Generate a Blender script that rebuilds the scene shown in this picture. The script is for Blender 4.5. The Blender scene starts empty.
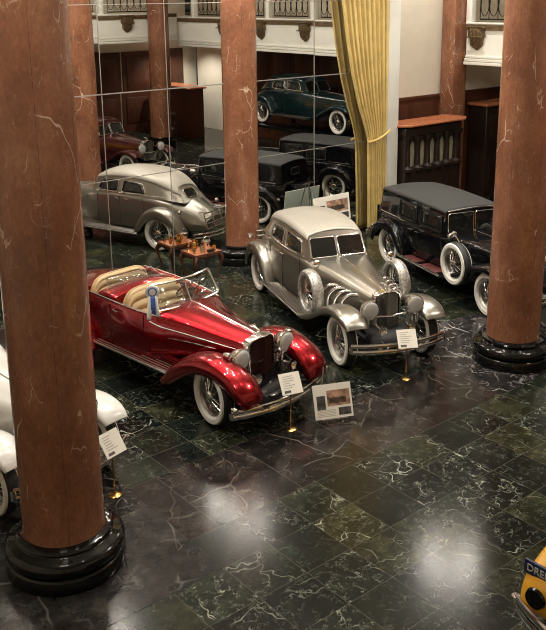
import bpy, bmesh, math, random
from math import sin, cos, pi, radians as RAD
from mathutils import Vector, Matrix
random.seed(7)
SC = bpy.context.scene
COL = SC.collection

# ------------------------------------------------------------------ materials
def nodes(name):
    m = bpy.data.materials.new(name); m.use_nodes = True
    nt = m.node_tree
    return m, nt, nt.nodes['Principled BSDF']

def mat(name, col, rough=.5, metal=0., coat=0., spec=.5, noise=0., nscale=6., emit=0., bump=0.):
    m, nt, b = nodes(name)
    b.inputs['Base Color'].default_value = (*col, 1)
    b.inputs['Roughness'].default_value = rough
    b.inputs['Metallic'].default_value = metal
    b.inputs['Coat Weight'].default_value = coat
    b.inputs['Coat Roughness'].default_value = .03
    b.inputs['Specular IOR Level'].default_value = spec
    if emit:
        b.inputs['Emission Color'].default_value = (*col, 1)
        b.inputs['Emission Strength'].default_value = emit
    if noise or bump:
        tc = nt.nodes.new('ShaderNodeTexCoord'); n = nt.nodes.new('ShaderNodeTexNoise')
        n.inputs['Scale'].default_value = nscale; n.inputs['Detail'].default_value = 5
        nt.links.new(tc.outputs['Object'], n.inputs['Vector'])
        if noise:
            r = nt.nodes.new('ShaderNodeValToRGB')
            r.color_ramp.elements[0].color = (*[c*(1-noise) for c in col], 1)
            r.color_ramp.elements[1].color = (*[min(1, c*(1+noise)) for c in col], 1)
            r.color_ramp.elements[0].position = .3; r.color_ramp.elements[1].position = .7
            nt.links.new(n.outputs['Fac'], r.inputs['Fac']); nt.links.new(r.outputs['Color'], b.inputs['Base Color'])
        if bump:
            bp = nt.nodes.new('ShaderNodeBump'); bp.inputs['Strength'].default_value = bump
            bp.inputs['Distance'].default_value = .01
            nt.links.new(n.outputs['Fac'], bp.inputs['Height']); nt.links.new(bp.outputs['Normal'], b.inputs['Normal'])
    return m

class G:   # tiny node graph helper
    def __init__(s, nt): s.nt = nt
    def n(s, t, **kw):
        o = s.nt.nodes.new('ShaderNode'+t)
        for k, v in kw.items(): setattr(o, k, v)
        return o
    def link(s, a, b): s.nt.links.new(a, b)
    def math(s, op, a, b=None, c=None):
        o = s.n('Math', operation=op)
        for i, v in enumerate((a, b, c)):
            if v is None: continue
            if isinstance(v, (int, float)): o.inputs[i].default_value = v
            else: s.link(v, o.inputs[i])
        return o.outputs[0]
    def vmath(s, op, a, b):
        o = s.n('VectorMath', operation=op)
        for i, v in enumerate((a, b)):
            if isinstance(v, (tuple, list)): o.inputs[i].default_value = v
            else: s.link(v, o.inputs[i])
        return o.outputs[0]
    def noise(s, vec, scale, detail=4, rough=.55, out='Fac'):
        o = s.n('TexNoise'); o.inputs['Scale'].default_value = scale; o.inputs['Detail'].default_value = detail
        o.inputs['Roughness'].default_value = rough
        s.link(vec, o.inputs['Vector']); return o.outputs[out]
    def ramp(s, fac, stops, interp='LINEAR'):
        o = s.n('ValToRGB'); cr = o.color_ramp; cr.interpolation = interp
        while len(cr.elements) < len(stops): cr.elements.new(.5)
        for e, (p, c) in zip(cr.elements, stops):
            e.position = p; e.color = (*c, 1) if len(c) == 3 else c
        s.link(fac, o.inputs['Fac']); return o.outputs['Color']
    def mix(s, fac, a, b):
        o = s.n('Mix', data_type='RGBA')
        if isinstance(fac, (int, float)): o.inputs[0].default_value = fac
        else: s.link(fac, o.inputs[0])
        for i, v in ((6, a), (7, b)):
            if isinstance(v, tuple): o.inputs[i].default_value = (*v, 1)
            else: s.link(v, o.inputs[i])
        return o.outputs[2]
    def veins(s, vec, scale, width, warp, thr, soft=.08):
        # thin pale veins: a warped voronoi edge, kept only where a broad noise is high
        w = s.vmath('SUBTRACT', s.noise(vec, scale*.8, 3, .6, 'Color'), (.5, .5, .5))
        w = s.vmath('MULTIPLY', w, (warp, warp, warp))
        v2 = s.vmath('ADD', vec, w)
        vo = s.n('TexVoronoi', feature='DISTANCE_TO_EDGE'); vo.inputs['Scale'].default_value = scale
        s.link(v2, vo.inputs['Vector'])
        line = s.math('SUBTRACT', 1, s.math('MULTIPLY', vo.outputs['Distance'], 1/width))
        line = s.math('MAXIMUM', line, 0)
        mask = s.noise(vec, scale*.9, 2)
        mk = s.n('MapRange'); mk.inputs['From Min'].default_value = thr; mk.inputs['From Max'].default_value = thr+soft
        s.link(mask, mk.inputs['Value'])
        return s.math('MULTIPLY', line, mk.outputs['Result'])

def marble_column_mat():
    m, nt, b = nodes('red_marble'); g = G(nt)
    tc = g.n('TexCoord'); oi = g.n('ObjectInfo')
    off = g.vmath('MULTIPLY', oi.outputs['Location'], (1.7, 2.3, .9))
    vec = g.vmath('ADD', tc.outputs['Object'], off)
    st = g.vmath('MULTIPLY', vec, (1, 1, .55))
    base = g.ramp(g.noise(st, 2.6, 8, .62), [(.25, (.16, .066, .036)), (.5, (.25, .105, .056)), (.75, (.34, .16, .088))])
    fine = g.ramp(g.noise(st, 26, 4, .7), [(.3, (.78, .76, .74)), (.7, (1.15, 1.12, 1.1))])
    o = g.n('Mix', data_type='RGBA', blend_type='MULTIPLY'); o.inputs[0].default_value = 1
    g.link(base, o.inputs[6]); g.link(fine, o.inputs[7])
    v1 = g.veins(st, 1.5, .010, .55, .55)
    v2 = g.veins(g.vmath('ADD', st, (7, 3, 1)), 3.9, .020, .34, .585, .05)
    v = g.math('MINIMUM', g.math('ADD', v1, g.math('MULTIPLY', v2, .7)), .85)
    v3 = g.veins(g.vmath('ADD', st, (2, 8, 5)), 9., .03, .4, .56, .08)
    v = g.math('MINIMUM', g.math('ADD', v, g.math('MULTIPLY', v3, .35)), .85)
    c = g.mix(v, o.outputs[2], (.66, .50, .37))
    # slab joints of the shaft: upright hairlines
    sx = g.n('SeparateXYZ'); g.link(tc.outputs['Object'], sx.inputs[0])
    an = g.math('ARCTAN2', sx.outputs['Y'], sx.outputs['X'])
    fr = g.math('FRACT', g.math('ADD', g.math('MULTIPLY', an, 6/(2*pi)), .31))
    jn = g.math('LESS_THAN', g.math('ABSOLUTE', g.math('SUBTRACT', fr, .5)), .006)
    c = g.mix(g.math('MULTIPLY', jn, .55), c, (.05, .02, .012))
    g.link(c, b.inputs['Base Color'])
    b.inputs['Roughness'].default_value = .22
    return m

def floor_mat(name, tile, ox, oy, greens, vein_amt, base_rough=.13, veincol=(.34, .35, .25), vscale=1.9):
    m, nt, b = nodes(name); g = G(nt)
    tc = g.n('TexCoord'); pos = tc.outputs['Object']
    sh = g.vmath('MULTIPLY', g.vmath('SUBTRACT', pos, (ox, oy, 0)), (1/tile[0], 1/tile[1], 0))
    cell = g.n('VectorMath', operation='FLOOR'); g.link(sh, cell.inputs[0])
    fr = g.n('VectorMath', operation='FRACTION'); g.link(sh, fr.inputs[0])
    wn = g.n('TexWhiteNoise', noise_dimensions='3D'); g.link(cell.outputs[0], wn.inputs['Vector'])
    jit = g.vmath('MULTIPLY', wn.outputs['Color'], (13, 17, 11))
    vec = g.vmath('ADD', pos, jit)
    tone = g.ramp(wn.outputs['Value'], greens, 'CONSTANT')
    cloud = g.noise(vec, 3.2, 7, .68)
    cl = g.ramp(cloud, [(.30, (.25, .27, .27)), (.50, (.8, .82, .8)), (.62, (1.5, 1.5, 1.35)), (.74, (3.0, 2.9, 2.3))])
    o = g.n('Mix', data_type='RGBA', blend_type='MULTIPLY'); o.inputs[0].default_value = 1
    g.link(tone, o.inputs[6]); g.link(cl, o.inputs[7])
    sxx = g.n('SeparateColor'); g.link(wn.outputs['Color'], sxx.inputs[0])
    amt = g.math('MULTIPLY', g.math('POWER', sxx.outputs[1], 1.6), vein_amt)
    v1 = g.veins(vec, vscale, .014, .7, .50, .10)
    v2 = g.veins(g.vmath('ADD', vec, (3, 9, 4)), vscale*3.1, .035, .40, .53, .1)
    v3 = g.veins(g.vmath('ADD', vec, (8, 1, 6)), vscale*7.5, .07, .5, .54, .06)
    v = g.math('MINIMUM', g.math('ADD', g.math('ADD', g.math('MULTIPLY', v1, 1.3), g.math('MULTIPLY', v2, .9)), g.math('MULTIPLY', v3, .45)), 1)
    c = g.mix(g.math('MINIMUM', g.math('MULTIPLY', v, g.math('ADD', amt, .12)), .9), o.outputs[2], veincol)
    sp = g.n('SeparateXYZ'); g.link(fr.outputs[0], sp.inputs[0])
    def edge(q, t):
        return g.math('LESS_THAN', g.math('MINIMUM', q, g.math('SUBTRACT', 1, q)), .0045/t)
    j = g.math('MAXIMUM', edge(sp.outputs['X'], tile[0]), edge(sp.outputs['Y'], tile[1]))
    c = g.mix(g.math('MULTIPLY', j, .6), c, (.095, .095, .075))
    g.link(c, b.inputs['Base Color'])
    b.inputs['Roughness'].default_value = base_rough
    b.inputs['Specular IOR Level'].default_value = .30
    return m

def wood_mat(name, a, b_, scale=3., rough=.35, axis=(8, 8, .6)):
    m, nt, b = nodes(name); g = G(nt)
    tc = g.n('TexCoord'); v = g.vmath('MULTIPLY', tc.outputs['Object'], axis)
    g.link(g.ramp(g.noise(v, scale, 6, .6), [(.3, a), (.7, b_)]), b.inputs['Base Color'])
    b.inputs['Roughness'].default_value = rough
    return m

def glass_mat(name, tint=(.9, .95, .95), refl=.12, frost=0.):
    m, nt, b = nodes(name); g = G(nt)
    nt.nodes.remove(b)
    t = g.n('BsdfTransparent'); t.inputs[0].default_value = (*tint, 1)
    gl = g.n('BsdfGlossy'); gl.inputs['Roughness'].default_value = .03
    mx = g.n('MixShader'); mx.inputs[0].default_value = refl
    g.link(t.outputs[0], mx.inputs[1]); g.link(gl.outputs[0], mx.inputs[2])
    out = mx.outputs[0]
    if frost:
        df = g.n('BsdfDiffuse'); df.inputs[0].default_value = (.85, .84, .80, 1)
        m2 = g.n('MixShader'); m2.inputs[0].default_value = frost
        g.link(out, m2.inputs[1]); g.link(df.outputs[0], m2.inputs[2]); out = m2.outputs[0]
    g.link(out, nt.nodes['Material Output'].inputs['Surface'])
    return m

M = dict(
    marble=marble_column_mat(),
    floor=floor_mat('green_marble_tiles', (.61, .61), 4.49, -7.88,
                    [(0, (.007, .009, .008)), (.22, (.014, .0175, .012)), (.42, (.022, .025, .014)), (.60, (.010, .0125, .011)), (.74, (.027, .028, .015)), (.88, (.012, .016, .0135))], 1.1, .17, (.40, .42, .33)),
    slab=floor_mat('black_marble_slab', (4.0, 4.0), 0.6, -11.0, [(0, (.024, .021, .021)), (.5, (.028, .025, .025))], .75, .16, (.62, .60, .56), .8),
    band=floor_mat('dark_marble_band', (1.22, 1.34), 3.67, -7.88, [(0, (.016, .013, .012)), (.35, (.022, .017, .016)), (.7, (.013, .012, .011))], .16, .14, (.4, .36, .3), 1.0),
    blackstone=mat('black_polished_stone', (.005, .005, .005), .06, spec=.4),
    mirror=mat('mirror_silvering', (.80, .80, .78), .0, 1.),
    seam=mat('mirror_joint_strip', (.30, .28, .25), .4, .3),
    cream=mat('cream_plaster', (.70, .63, .50), .7, noise=.04, nscale=2),
    white=mat('white_painted_wood', (.80, .78, .70), .45, noise=.03, nscale=3),
    ceil=mat('cream_ceiling', (.36, .32, .26), .8, noise=.03, nscale=1),
    wood=wood_mat('dark_mahogany', (.045, .015, .008), (.10, .034, .017)),
    redwood=wood_mat('red_polished_wood', (.36, .115, .05), (.50, .18, .08), 3, .22, (.8, 8, 8)),
    darkwood=wood_mat('blackened_wood', (.012, .007, .005), (.028, .014, .009), 3, .4),
    bronze=mat('carved_bronze_wood', (.12, .075, .032), .5, .2, noise=.6, nscale=22, bump=.8),
    iron=mat('black_wrought_iron', (.012, .012, .012), .45, .5),
    gold=mat('gold_curtain_cloth', (.62, .46, .17), .62, noise=.12, nscale=4),
    goldrope=mat('gold_tie_cord', (.60, .42, .13), .6),
    brass=mat('polished_brass', (.62, .40, .13), .22, 1.),
    chrome=mat('chrome', (.88, .87, .85), .14, 1., noise=.03, nscale=3),
    dullchrome=mat('brushed_metal', (.42, .40, .37), .28, 1.),
    rubber=mat('black_rubber', (.011, .011, .011), .55),
    whitewall=mat('whitewall_rubber', (.74, .71, .63), .55, noise=.03),
    tread=mat('grey_tyre_cover', (.42, .40, .36), .4, .4, noise=.55, nscale=26),
    red=mat('red_metallic_paint', (.27, .0025, .007), .24, .9, .8, noise=.04),
    reddark=mat('dark_red_paint', (.055, .004, .006), .25, .2, 1.),
    silver=mat('silver_paint', (.36, .34, .295), .29, .92, .4, noise=.04),
    silverroof=mat('silver_beige_roof_paint', (.40, .37, .31), .42, .2, .3, noise=.04),
    black=mat('black_paint', (.004, .004, .005), .10, 0., .4, spec=.3),
    blackroof=mat('grey_black_roof_cloth', (.020, .0195, .018), .75, noise=.15, nscale=30),
    ivory=mat('ivory_paint', (.72, .70, .65), .25, 0., 1., noise=.02),
    yellow=mat('yellow_paint', (.85, .42, .02), .25, 0., 1., noise=.03),
    teal=mat('teal_paint', (.003, .020, .022), .22, .2, 1.),
    darkglass=mat('dark_window_glass', (.010, .011, .010), .03, spec=.7),
    lens=mat('headlamp_lens_glass', (.85, .84, .80), .12, .35, 1., noise=.18, nscale=24),
    clear=glass_mat('clear_glass'),
    tumbler=glass_mat('glassware', (.85, .9, .88), .25),
    tan=mat('tan_leather', (.52, .36, .18), .45, noise=.06, nscale=14),
    carpet=mat('dark_red_mat', (.10, .022, .018), .6, noise=.2, nscale=20),
    darkmetal=mat('dark_chassis', (.012, .012, .012), .5, .2),
    card=mat('white_card', (.80, .76, .66), .6),
    ink=mat('grey_print', (.46, .44, .38), .6),
    photo1=mat('brown_photo_print', (.33, .20, .13), .5, noise=.8, nscale=9),
    photo2=mat('dark_photo_print', (.06, .055, .05), .5, noise=.9, nscale=16),
    backboard=mat('pale_green_board', (.55, .62, .55), .6),
    blue=mat('blue_ribbon_cloth', (.04, .09, .32), .5),
    ribbon=mat('white_ribbon_cloth', (.78, .78, .76), .5),
    bluePlate=mat('dark_blue_plate', (.012, .018, .075), .35),
    platetext=mat('pale_plate_lettering', (.62, .62, .55), .4),
    bulb=mat('lamp_bulb', (1., .86, .66), .4, emit=14.),
    lensglass=glass_mat('headlamp_glass', (.9, .9, .87), .30, .40),
    maroonslat=mat('dark_maroon_slats', (.075, .022, .02), .3, .6),
    slotpanel=mat('grey_green_panel', (.30, .28, .18), .6, noise=.1),
    amber=mat('amber_glass', (.45, .18, .03), .08, .1, .8),
)

# ------------------------------------------------------------------ mesh helpers
class MB:
    def __init__(s): s.v = []; s.f = []
    def add(s, vs, fs):
        k = len(s.v); s.v += [tuple(q) for q in vs]; s.f += [tuple(i+k for i in f) for f in fs]; return s
    def loft(s, rings, closed=True, cap0=False, cap1=False, wrap=False):
        n = len(rings[0]); vs = [p for r in rings for p in r]; fs = []
        R = len(rings)
        for i in range(R if wrap else R-1):
            a = i*n; b = ((i+1) % R)*n
            for j in range(n if closed else n-1):
                fs.append((a+j, a+(j+1) % n, b+(j+1) % n, b+j))
        if cap0: fs.append(tuple(range(n-1, -1, -1)))
        if cap1: fs.append(tuple(range((R-1)*n, R*n)))
        return s.add(vs, fs)
    def tube(s, pts, r, n=8, closed=False, flat=1., up=None):
        P = [Vector(p) for p in pts]; rings = []; N = len(P); prev = None
        for i in range(N):
            if closed: t = P[(i+1) % N]-P[i-1]
            else: t = P[min(i+1, N-1)]-P[max(i-1, 0)]
            if t.length < 1e-9: t = Vector((0, 0, 1))
            t.normalize()
            if up is not None: a = Vector(up)
            elif prev is None: a = Vector((0, 0, 1)) if abs(t.z) < .9 else Vector((1, 0, 0))
            else: a = prev
            a = a-t*a.dot(t)
            if a.length < 1e-6: a = Vector((1, 0, 0))-t*t.x
            a.normalize(); prev = a; b = t.cross(a)
            rr = r[i] if isinstance(r, (list, tuple)) else r
            rings.append([tuple(P[i]+a*(rr*cos(2*pi*k/n))+b*(rr*flat*sin(2*pi*k/n))) for k in range(n)])
        return s.loft(rings, True, not closed, not closed, closed)
    def box(s, c, d, rz=0., bev=0.):
        x, y, z = [q/2 for q in d]
        M_ = Matrix.Translation(c) @ Matrix.Rotation(rz, 4, 'Z')
        if bev:
            bm = bmesh.new(); bmesh.ops.create_cube(bm, size=1)
            for v in bm.verts: v.co = Vector((v.co.x*d[0], v.co.y*d[1], v.co.z*d[2]))
            bmesh.ops.bevel(bm, geom=list(bm.edges), offset=bev, segments=2, affect='EDGES', profile=.5)
            bm.verts.index_update()
            s.add([M_ @ v.co for v in bm.verts], [tuple(v.index for v in f.verts) for f in bm.faces]); bm.free(); return s
        vs = [(-x, -y, -z), (x, -y, -z), (x, y, -z), (-x, y, -z), (-x, -y, z), (x, -y, z), (x, y, z), (-x, y, z)]
        return s.add([M_ @ Vector(v) for v in vs], [(0, 3, 2, 1), (4, 5, 6, 7), (0, 1, 5, 4), (1, 2, 6, 5), (2, 3, 7, 6), (3, 0, 4, 7)])
    def lathe(s, prof, n=32, axis='z', o=(0, 0, 0), closed=False):
        rings = []
        for k in range(n):
            a = 2*pi*k/n; c, sn = cos(a), sin(a); ring = []
            for r, h in prof:
                if axis == 'z': p = (r*c, r*sn, h)
                elif axis == 'y': p = (r*c, h, r*sn)
                else: p = (h, r*c, r*sn)
                ring.append((p[0]+o[0], p[1]+o[1], p[2]+o[2]))
            rings.append(ring)
        return s.loft(rings, closed, wrap=True)
    def poly(s, pts, thick):   # extrude a planar polygon along the vector thick
        n = len(pts); T = Vector(thick)
        return s.add([Vector(p) for p in pts]+[Vector(p)+T for p in pts],
                     [tuple(range(n-1, -1, -1)), tuple(range(n, 2*n))]+[(i, (i+1) % n, n+(i+1) % n, n+i) for i in range(n)])
    def build(s, name, m, parent=None, sharp=38, solid=0., bevel=0., sub=0, off=0.):
        me = bpy.data.meshes.new(name)
        bm = bmesh.new()
        vv = [bm.verts.new(v) for v in s.v]
        for f in s.f:
            try: bm.faces.new([vv[i] for i in f])
            except ValueError: pass
        bmesh.ops.remove_doubles(bm, verts=bm.verts, dist=1e-5)
        bmesh.ops.recalc_face_normals(bm, faces=bm.faces)
        for f in bm.faces: f.smooth = True
        for e in bm.edges:
            if len(e.link_faces) == 2 and e.calc_face_angle(0) > RAD(sharp): e.smooth = False
        bm.to_mesh(me); bm.free()
        me.materials.append(M[m])
        o = bpy.data.objects.new(name, me); COL.objects.link(o)
        if parent: o.parent = parent
        if solid:
            q = o.modifiers.new('solid', 'SOLIDIFY'); q.thickness = solid; q.offset = off
        if bevel:
            q = o.modifiers.new('bevel', 'BEVEL'); q.width = bevel; q.segments = 2; q.limit_method = 'ANGLE'
        if sub:
            q = o.modifiers.new('sub', 'SUBSURF'); q.levels = sub; q.render_levels = sub
        return o

def empty(name, loc=(0, 0, 0), rz=0.):
    o = bpy.data.objects.new(name, None); COL.objects.link(o); o.location = loc; o.rotation_euler = (0, 0, rz)
    o.empty_display_size = .2
    return o
def tag(o, label=None, cat=None, group=None, kind=None):
    for k, v in (('label', label), ('category', cat), ('group', group), ('kind', kind)):
        if v: o[k] = v
    return o
def child_copy(o, parent, mtx=None):
    c = o.copy(); COL.objects.link(c); c.parent = parent
    if mtx is not None: c.matrix_local = mtx @ o.matrix_local
    return c

def catmull(pts, k=6):
    P = [Vector(p) for p in pts]; out = []
    for i in range(len(P)-1):
        a = P[max(i-1, 0)]; b = P[i]; c = P[i+1]; d = P[min(i+2, len(P)-1)]
        for j in range(k):
            t = j/k
            out.append(.5*((2*b)+(c-a)*t+(2*a-5*b+4*c-d)*t*t+(3*b-a-3*c+d)*t**3))
    out.append(P[-1]); return out

# ------------------------------------------------------------------ car pieces (car space: x forward, y to its left, z up, front axle at x = 0)
def body_ring(x, w, zb, zt, r, cr, lean=0.):
    h = [(-(w-.05), zb), (-w+.01, zb+.05), (-w-.012, zb+.45*(zt-zb))]
    z0 = zt-r
    h.append((-w+lean*.6, z0-.02))
    for k in range(1, 5):
        a = pi/2*k/4
        h.append((-(w-lean-r)-r*cos(a), z0+r*sin(a)))
    wi = w-lean-r
    for fy in (.75, .5, .25): h.append((-wi*fy, zt+cr*(1-fy*fy)))
    top = [(0, zt+cr)]
    full = h+top+[(-y, z) for y, z in reversed(h)]
    return [(x, y, z) for y, z in full]

def densify(st, k=4):
    out = catmull6(st, k); return out
def catmull6(st, k):
    n = len(st[0]); out = []
    for i in range(len(st)-1):
        a = st[max(i-1, 0)]; b = st[i]; c = st[i+1]; d = st[min(i+2, len(st)-1)]
        for j in range(k):
            t = j/k
            out.append(tuple(.5*((2*b[q])+(c[q]-a[q])*t+(2*a[q]-5*b[q]+4*c[q]-d[q])*t*t+(3*b[q]-a[q]-3*c[q]+d[q])*t**3) for q in range(n)))
    out.append(tuple(st[-1])); return out

class Cabin:
    # stations: (x at belt, x at roof, half width at belt, half width at roof, z belt, z roof, corner radius, crown)
    def __init__(s, st, k=4): s.st = catmull6(st, k)
    def ring(s, q):
        xb, xt, wb, wt, zb, zt, r, cr = q; pts = []
        X = lambda z: xb+(xt-xb)*min(1.1, (z-zb)/(zt-zb))
        zc = zt-r
        side = []
        for f in (0, .2, .4, .6, .8, 1.): side.append((wb+(wt-wb)*f, zb+(zc-zb)*f))
        for k in range(1, 6):
            a = pi/2*k/5; side.append((wt-r+r*cos(a), zc+r*sin(a)))
        wi = wt-r
        for f in (.75, .5, .25): side.append((wi*f, zt+cr*(1-f*f)))
        full = [(-y, z) for y, z in side]+[(0, zt+cr)]+[(y, z) for y, z in reversed(side)]
        return [(X(z), y, z) for y, z in full]
    def rings(s): return [s.ring(q) for q in s.st]
    def side(s, x, z):
        best = None
        prev = None
        for q in s.st:
            xb, xt, wb, wt, zb, zt, r, cr = q
            f = max(0, min(1, (z-zb)/(zt-r-zb)))
            xx = xb+(xt-xb)*((z-zb)/(zt-zb)); yy = wb+(wt-wb)*f
            if prev and (prev[0]-x)*(xx-x) <= 0:
                t = 0 if abs(xx-prev[0]) < 1e-9 else (x-prev[0])/(xx-prev[0])
                return prev[1]+(yy-prev[1])*t
            prev = (xx, yy)
            if best is None: best = yy
        return prev[1]

def round_poly(pts, r, k=4):
    out = []; n = len(pts)
    for i in range(n):
        p = Vector(pts[i]); a = Vector(pts[i-1])-p; b = Vector(pts[(i+1) % n])-p
        ra = min(r, a.length*.45); rb = min(r, b.length*.45)
        A = p+a.normalized()*ra; B = p+b.normalized()*rb
        for j in range(k+1):
            t = j/k; out.append((1-t)**2*A+2*t*(1-t)*p+t*t*B)
    return out

def side_window(car, cab, pts, frame_mat='chrome', off=.010, fr=.011):
    # pts in (x, z); both flanks
    pl = round_poly([(x, 0, z) for x, z in pts], .06)
    dens = []
    for i in range(len(pl)):
        a = pl[i]; b = pl[(i+1) % len(pl)]
        k = max(1, int((b-a).length/.08))
        for j in range(k): dens.append(a+(b-a)*(j/k))
    for s in (-1, 1):
        out = [(p.x, s*(cab.side(p.x, p.z)+off), p.z) for p in dens]
        cx = sum(p[0] for p in out)/len(out); cz = sum(p[2] for p in out)/len(out)
        mid = [((p[0]+cx)/2, s*(cab.side((p[0]+cx)/2, (p[2]+cz)/2)+off), (p[2]+cz)/2) for p in out]
        g = MB(); n = len(out)
        g.add(out+mid+[(cx, s*(cab.side(cx, cz)+off), cz)],
              [(i, (i+1) % n, n+(i+1) % n, n+i) for i in range(n)]+[(n+i, n+(i+1) % n, 2*n) for i in range(n)])
        o = g.build('window_glass', 'darkglass', car, solid=.006)
        MB().tube(out, fr, 6, True).build('window_frame', frame_mat, o)

def fender(path, k=6):
    # path: (x, z, y_in, y_out, crown, skirt) ; returns rings for the right side (y negative)
    st = catmull6(path, k); rings = []
    for i, q in enumerate(st):
        a = st[max(i-1, 0)]; b = st[min(i+1, len(st)-1)]
        t = Vector((b[0]-a[0], 0, b[1]-a[1])); t.normalize()
        n = Vector((-t.z, 0, t.x))           # outward normal when the path runs rearwards over the wheel
        if n.z < 0 and abs(n.x) < .99 and i == 0: pass
        n = -n
        x, z, yi, yo, cr, sk = q
        yc = (yi+yo)/2; hw = (yo-yi)/2; ring = []
        c0 = Vector((x, 0, z))
        ring.append((c0+n*(-sk*.8), -(yi)))
        for j in range(13):
            ang = pi*j/12
            o = n*(cr*sin(ang)**.85)
            ring.append((c0+o, -(yc-hw*cos(ang))))
        ring.append((c0+n*(-sk*.5), -(yo+.004))); ring.append((c0+n*(-sk), -(yo-.01)))
        rings.append([(p.x, y, p.z) for p, y in ring])
    return rings

def mirror_y(rings): return [[(x, -y, z) for x, y, z in r] for r in rings]

WHEEL_CACHE = {}
def wheel_meshes(key, R, wide, ww, hub='chrome', tyre='rubber', wall='whitewall', spoke='chrome'):
    if key in WHEEL_CACHE: return WHEEL_CACHE[key]
    w = wide/2
    t = MB().lathe([(R*.70, -w*.55), (R*.78, -w*.95), (R*.90, -w), (R*.97, -w*.72), (R, -w*.3), (R, w*.3), (R*.97, w*.72), (R*.90, w), (R*.78, w*.95), (R*.70, w*.55)], 40, 'y', closed=True)
    tire = t.build('wheel', tyre)
    for s in (-1, 1):
        MB().lathe([(R*.69, s*w*.60), (R*.77, s*(w+.006)), (R*.90, s*(w+.008)), (R*.945, s*(w*.88))], 40, 'y').build('whitewall' if wall == 'whitewall' else 'sidewall', wall, tire, solid=.004)
    MB().lathe([(R*.70, -w*.6), (R*.67, -w*.62), (R*.62, -w*.35), (R*.62, w*.35), (R*.67, w*.62), (R*.70, w*.6)], 40, 'y').build('rim', 'dullchrome' if spoke == 'chrome' else spoke, tire, solid=.006)
    sp = MB()
    N = 18
    for s in (-1, 1):
        for k in range(N):
            a = 2*pi*k/N; b = a+(.30 if k % 2 else -.30)
            sp.tube([(R*.15*cos(b), s*w*.72, R*.15*sin(b)), (R*.63*cos(a), s*w*.18, R*.63*sin(a))], .0052, 5)
    sp.build('spokes', spoke, tire)
    MB().lathe([(0, -w*.45), (R*.30, -w*.4), (R*.34, 0), (R*.30, w*.4), (0, w*.45)], 20, 'y').build('brake_drum', 'darkmetal', tire)
    for s in (-1, 1):
        MB().lathe([(R*.19, s*w*.5), (R*.19, s*w*.85), (R*.14, s*w*1.02), (R*.06, s*w*1.1), (0, s*w*1.12)], 20, 'y').build('hub_cap', hub, tire)
    WHEEL_CACHE[key] = tire
    return tire
USED = set()
def put_wheel(key, car, loc, name='wheel', rx=0., ry=0., rz=0., **kw):
    base = wheel_meshes(key, **kw)
    mt = Matrix.Translation(loc) @ Matrix.Rotation(rz, 4, 'Z') @ Matrix.Rotation(rx, 4, 'X') @ Matrix.Rotation(ry, 4, 'Y')
    if key not in USED:
        USED.add(key); o = base
        o.parent = car; o.matrix_local = mt; o.name = name; return o
    o = base.copy(); COL.objects.link(o); o.parent = car; o.name = name
    for c in list(base.children):
        q = c.copy(); COL.objects.link(q); q.parent = o
    o.matrix_local = mt
    return o
WK = dict(R=.42, wide=.18, ww=1)

def headlamp(car, x, y, z, r=.13, shell='chrome', post=True):
    b = MB().lathe([(0, -.21), (r*.35, -.195), (r*.72, -.13), (r*.95, -.05), (r*1.03, 0), (r*1.03, .018), (r*.93, .024)], 28, 'x', (x, y, z))
    if post: b.tube([(x-.06, y, z-r*.9), (x-.07, y*.96, z-r-.16)], .022, 8)
    h = b.build('headlight', shell, car)
    MB().lathe([(r*.93, .020), (r*.80, -.03), (r*.5, -.08), (r*.2, -.10), (0, -.105)], 28, 'x', (x, y, z)).build('reflector', 'chrome', h)
    MB().lathe([(0, -.09), (.03, -.07), (.036, -.045), (.025, -.02), (0, -.01)], 12, 'x', (x, y, z)).build('lamp_bulb', 'lens', h)
    MB().lathe([(r*.95, .020), (r*.6, .040), (0, .050)], 28, 'x', (x, y, z)).build('lens', 'lensglass', h, solid=.004)
    return h

def bumper(car, x, z, hw, bow=.28, n=2, gap=.085, h=.03, mt='chrome', name='bumper', d=1, guards=()):
    b = MB()
    for k in range(n):
        pts = [(x-d*bow*(abs(y)/hw)**2.2, y, z+k*gap) for y in [hw*(i/10-1) for i in range(21)]]
        b.tube(pts, h, 8, flat=.42, up=(0, 0, 1))
    for s in (-1, 1): b.tube([(x-d*bow, s*hw, z-.01), (x-d*bow, s*hw, z+(n-1)*gap+.01)], h*.9, 8)
    for s in (-1, 1): b.tube([(x-d*.03, s*hw*.45, z+gap*(n-1)/2), (x-d*.5, s*.34, z+.02)], .02, 6)
    for y in guards: b.lathe([(.035, -.09), (.05, 0), (.035, .09), (0, .12)], 12, 'z', (x-d*bow*(abs(y)/hw)**2.2+d*.03, y, z+gap/2))
    return b.build(name, mt, car)

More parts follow.
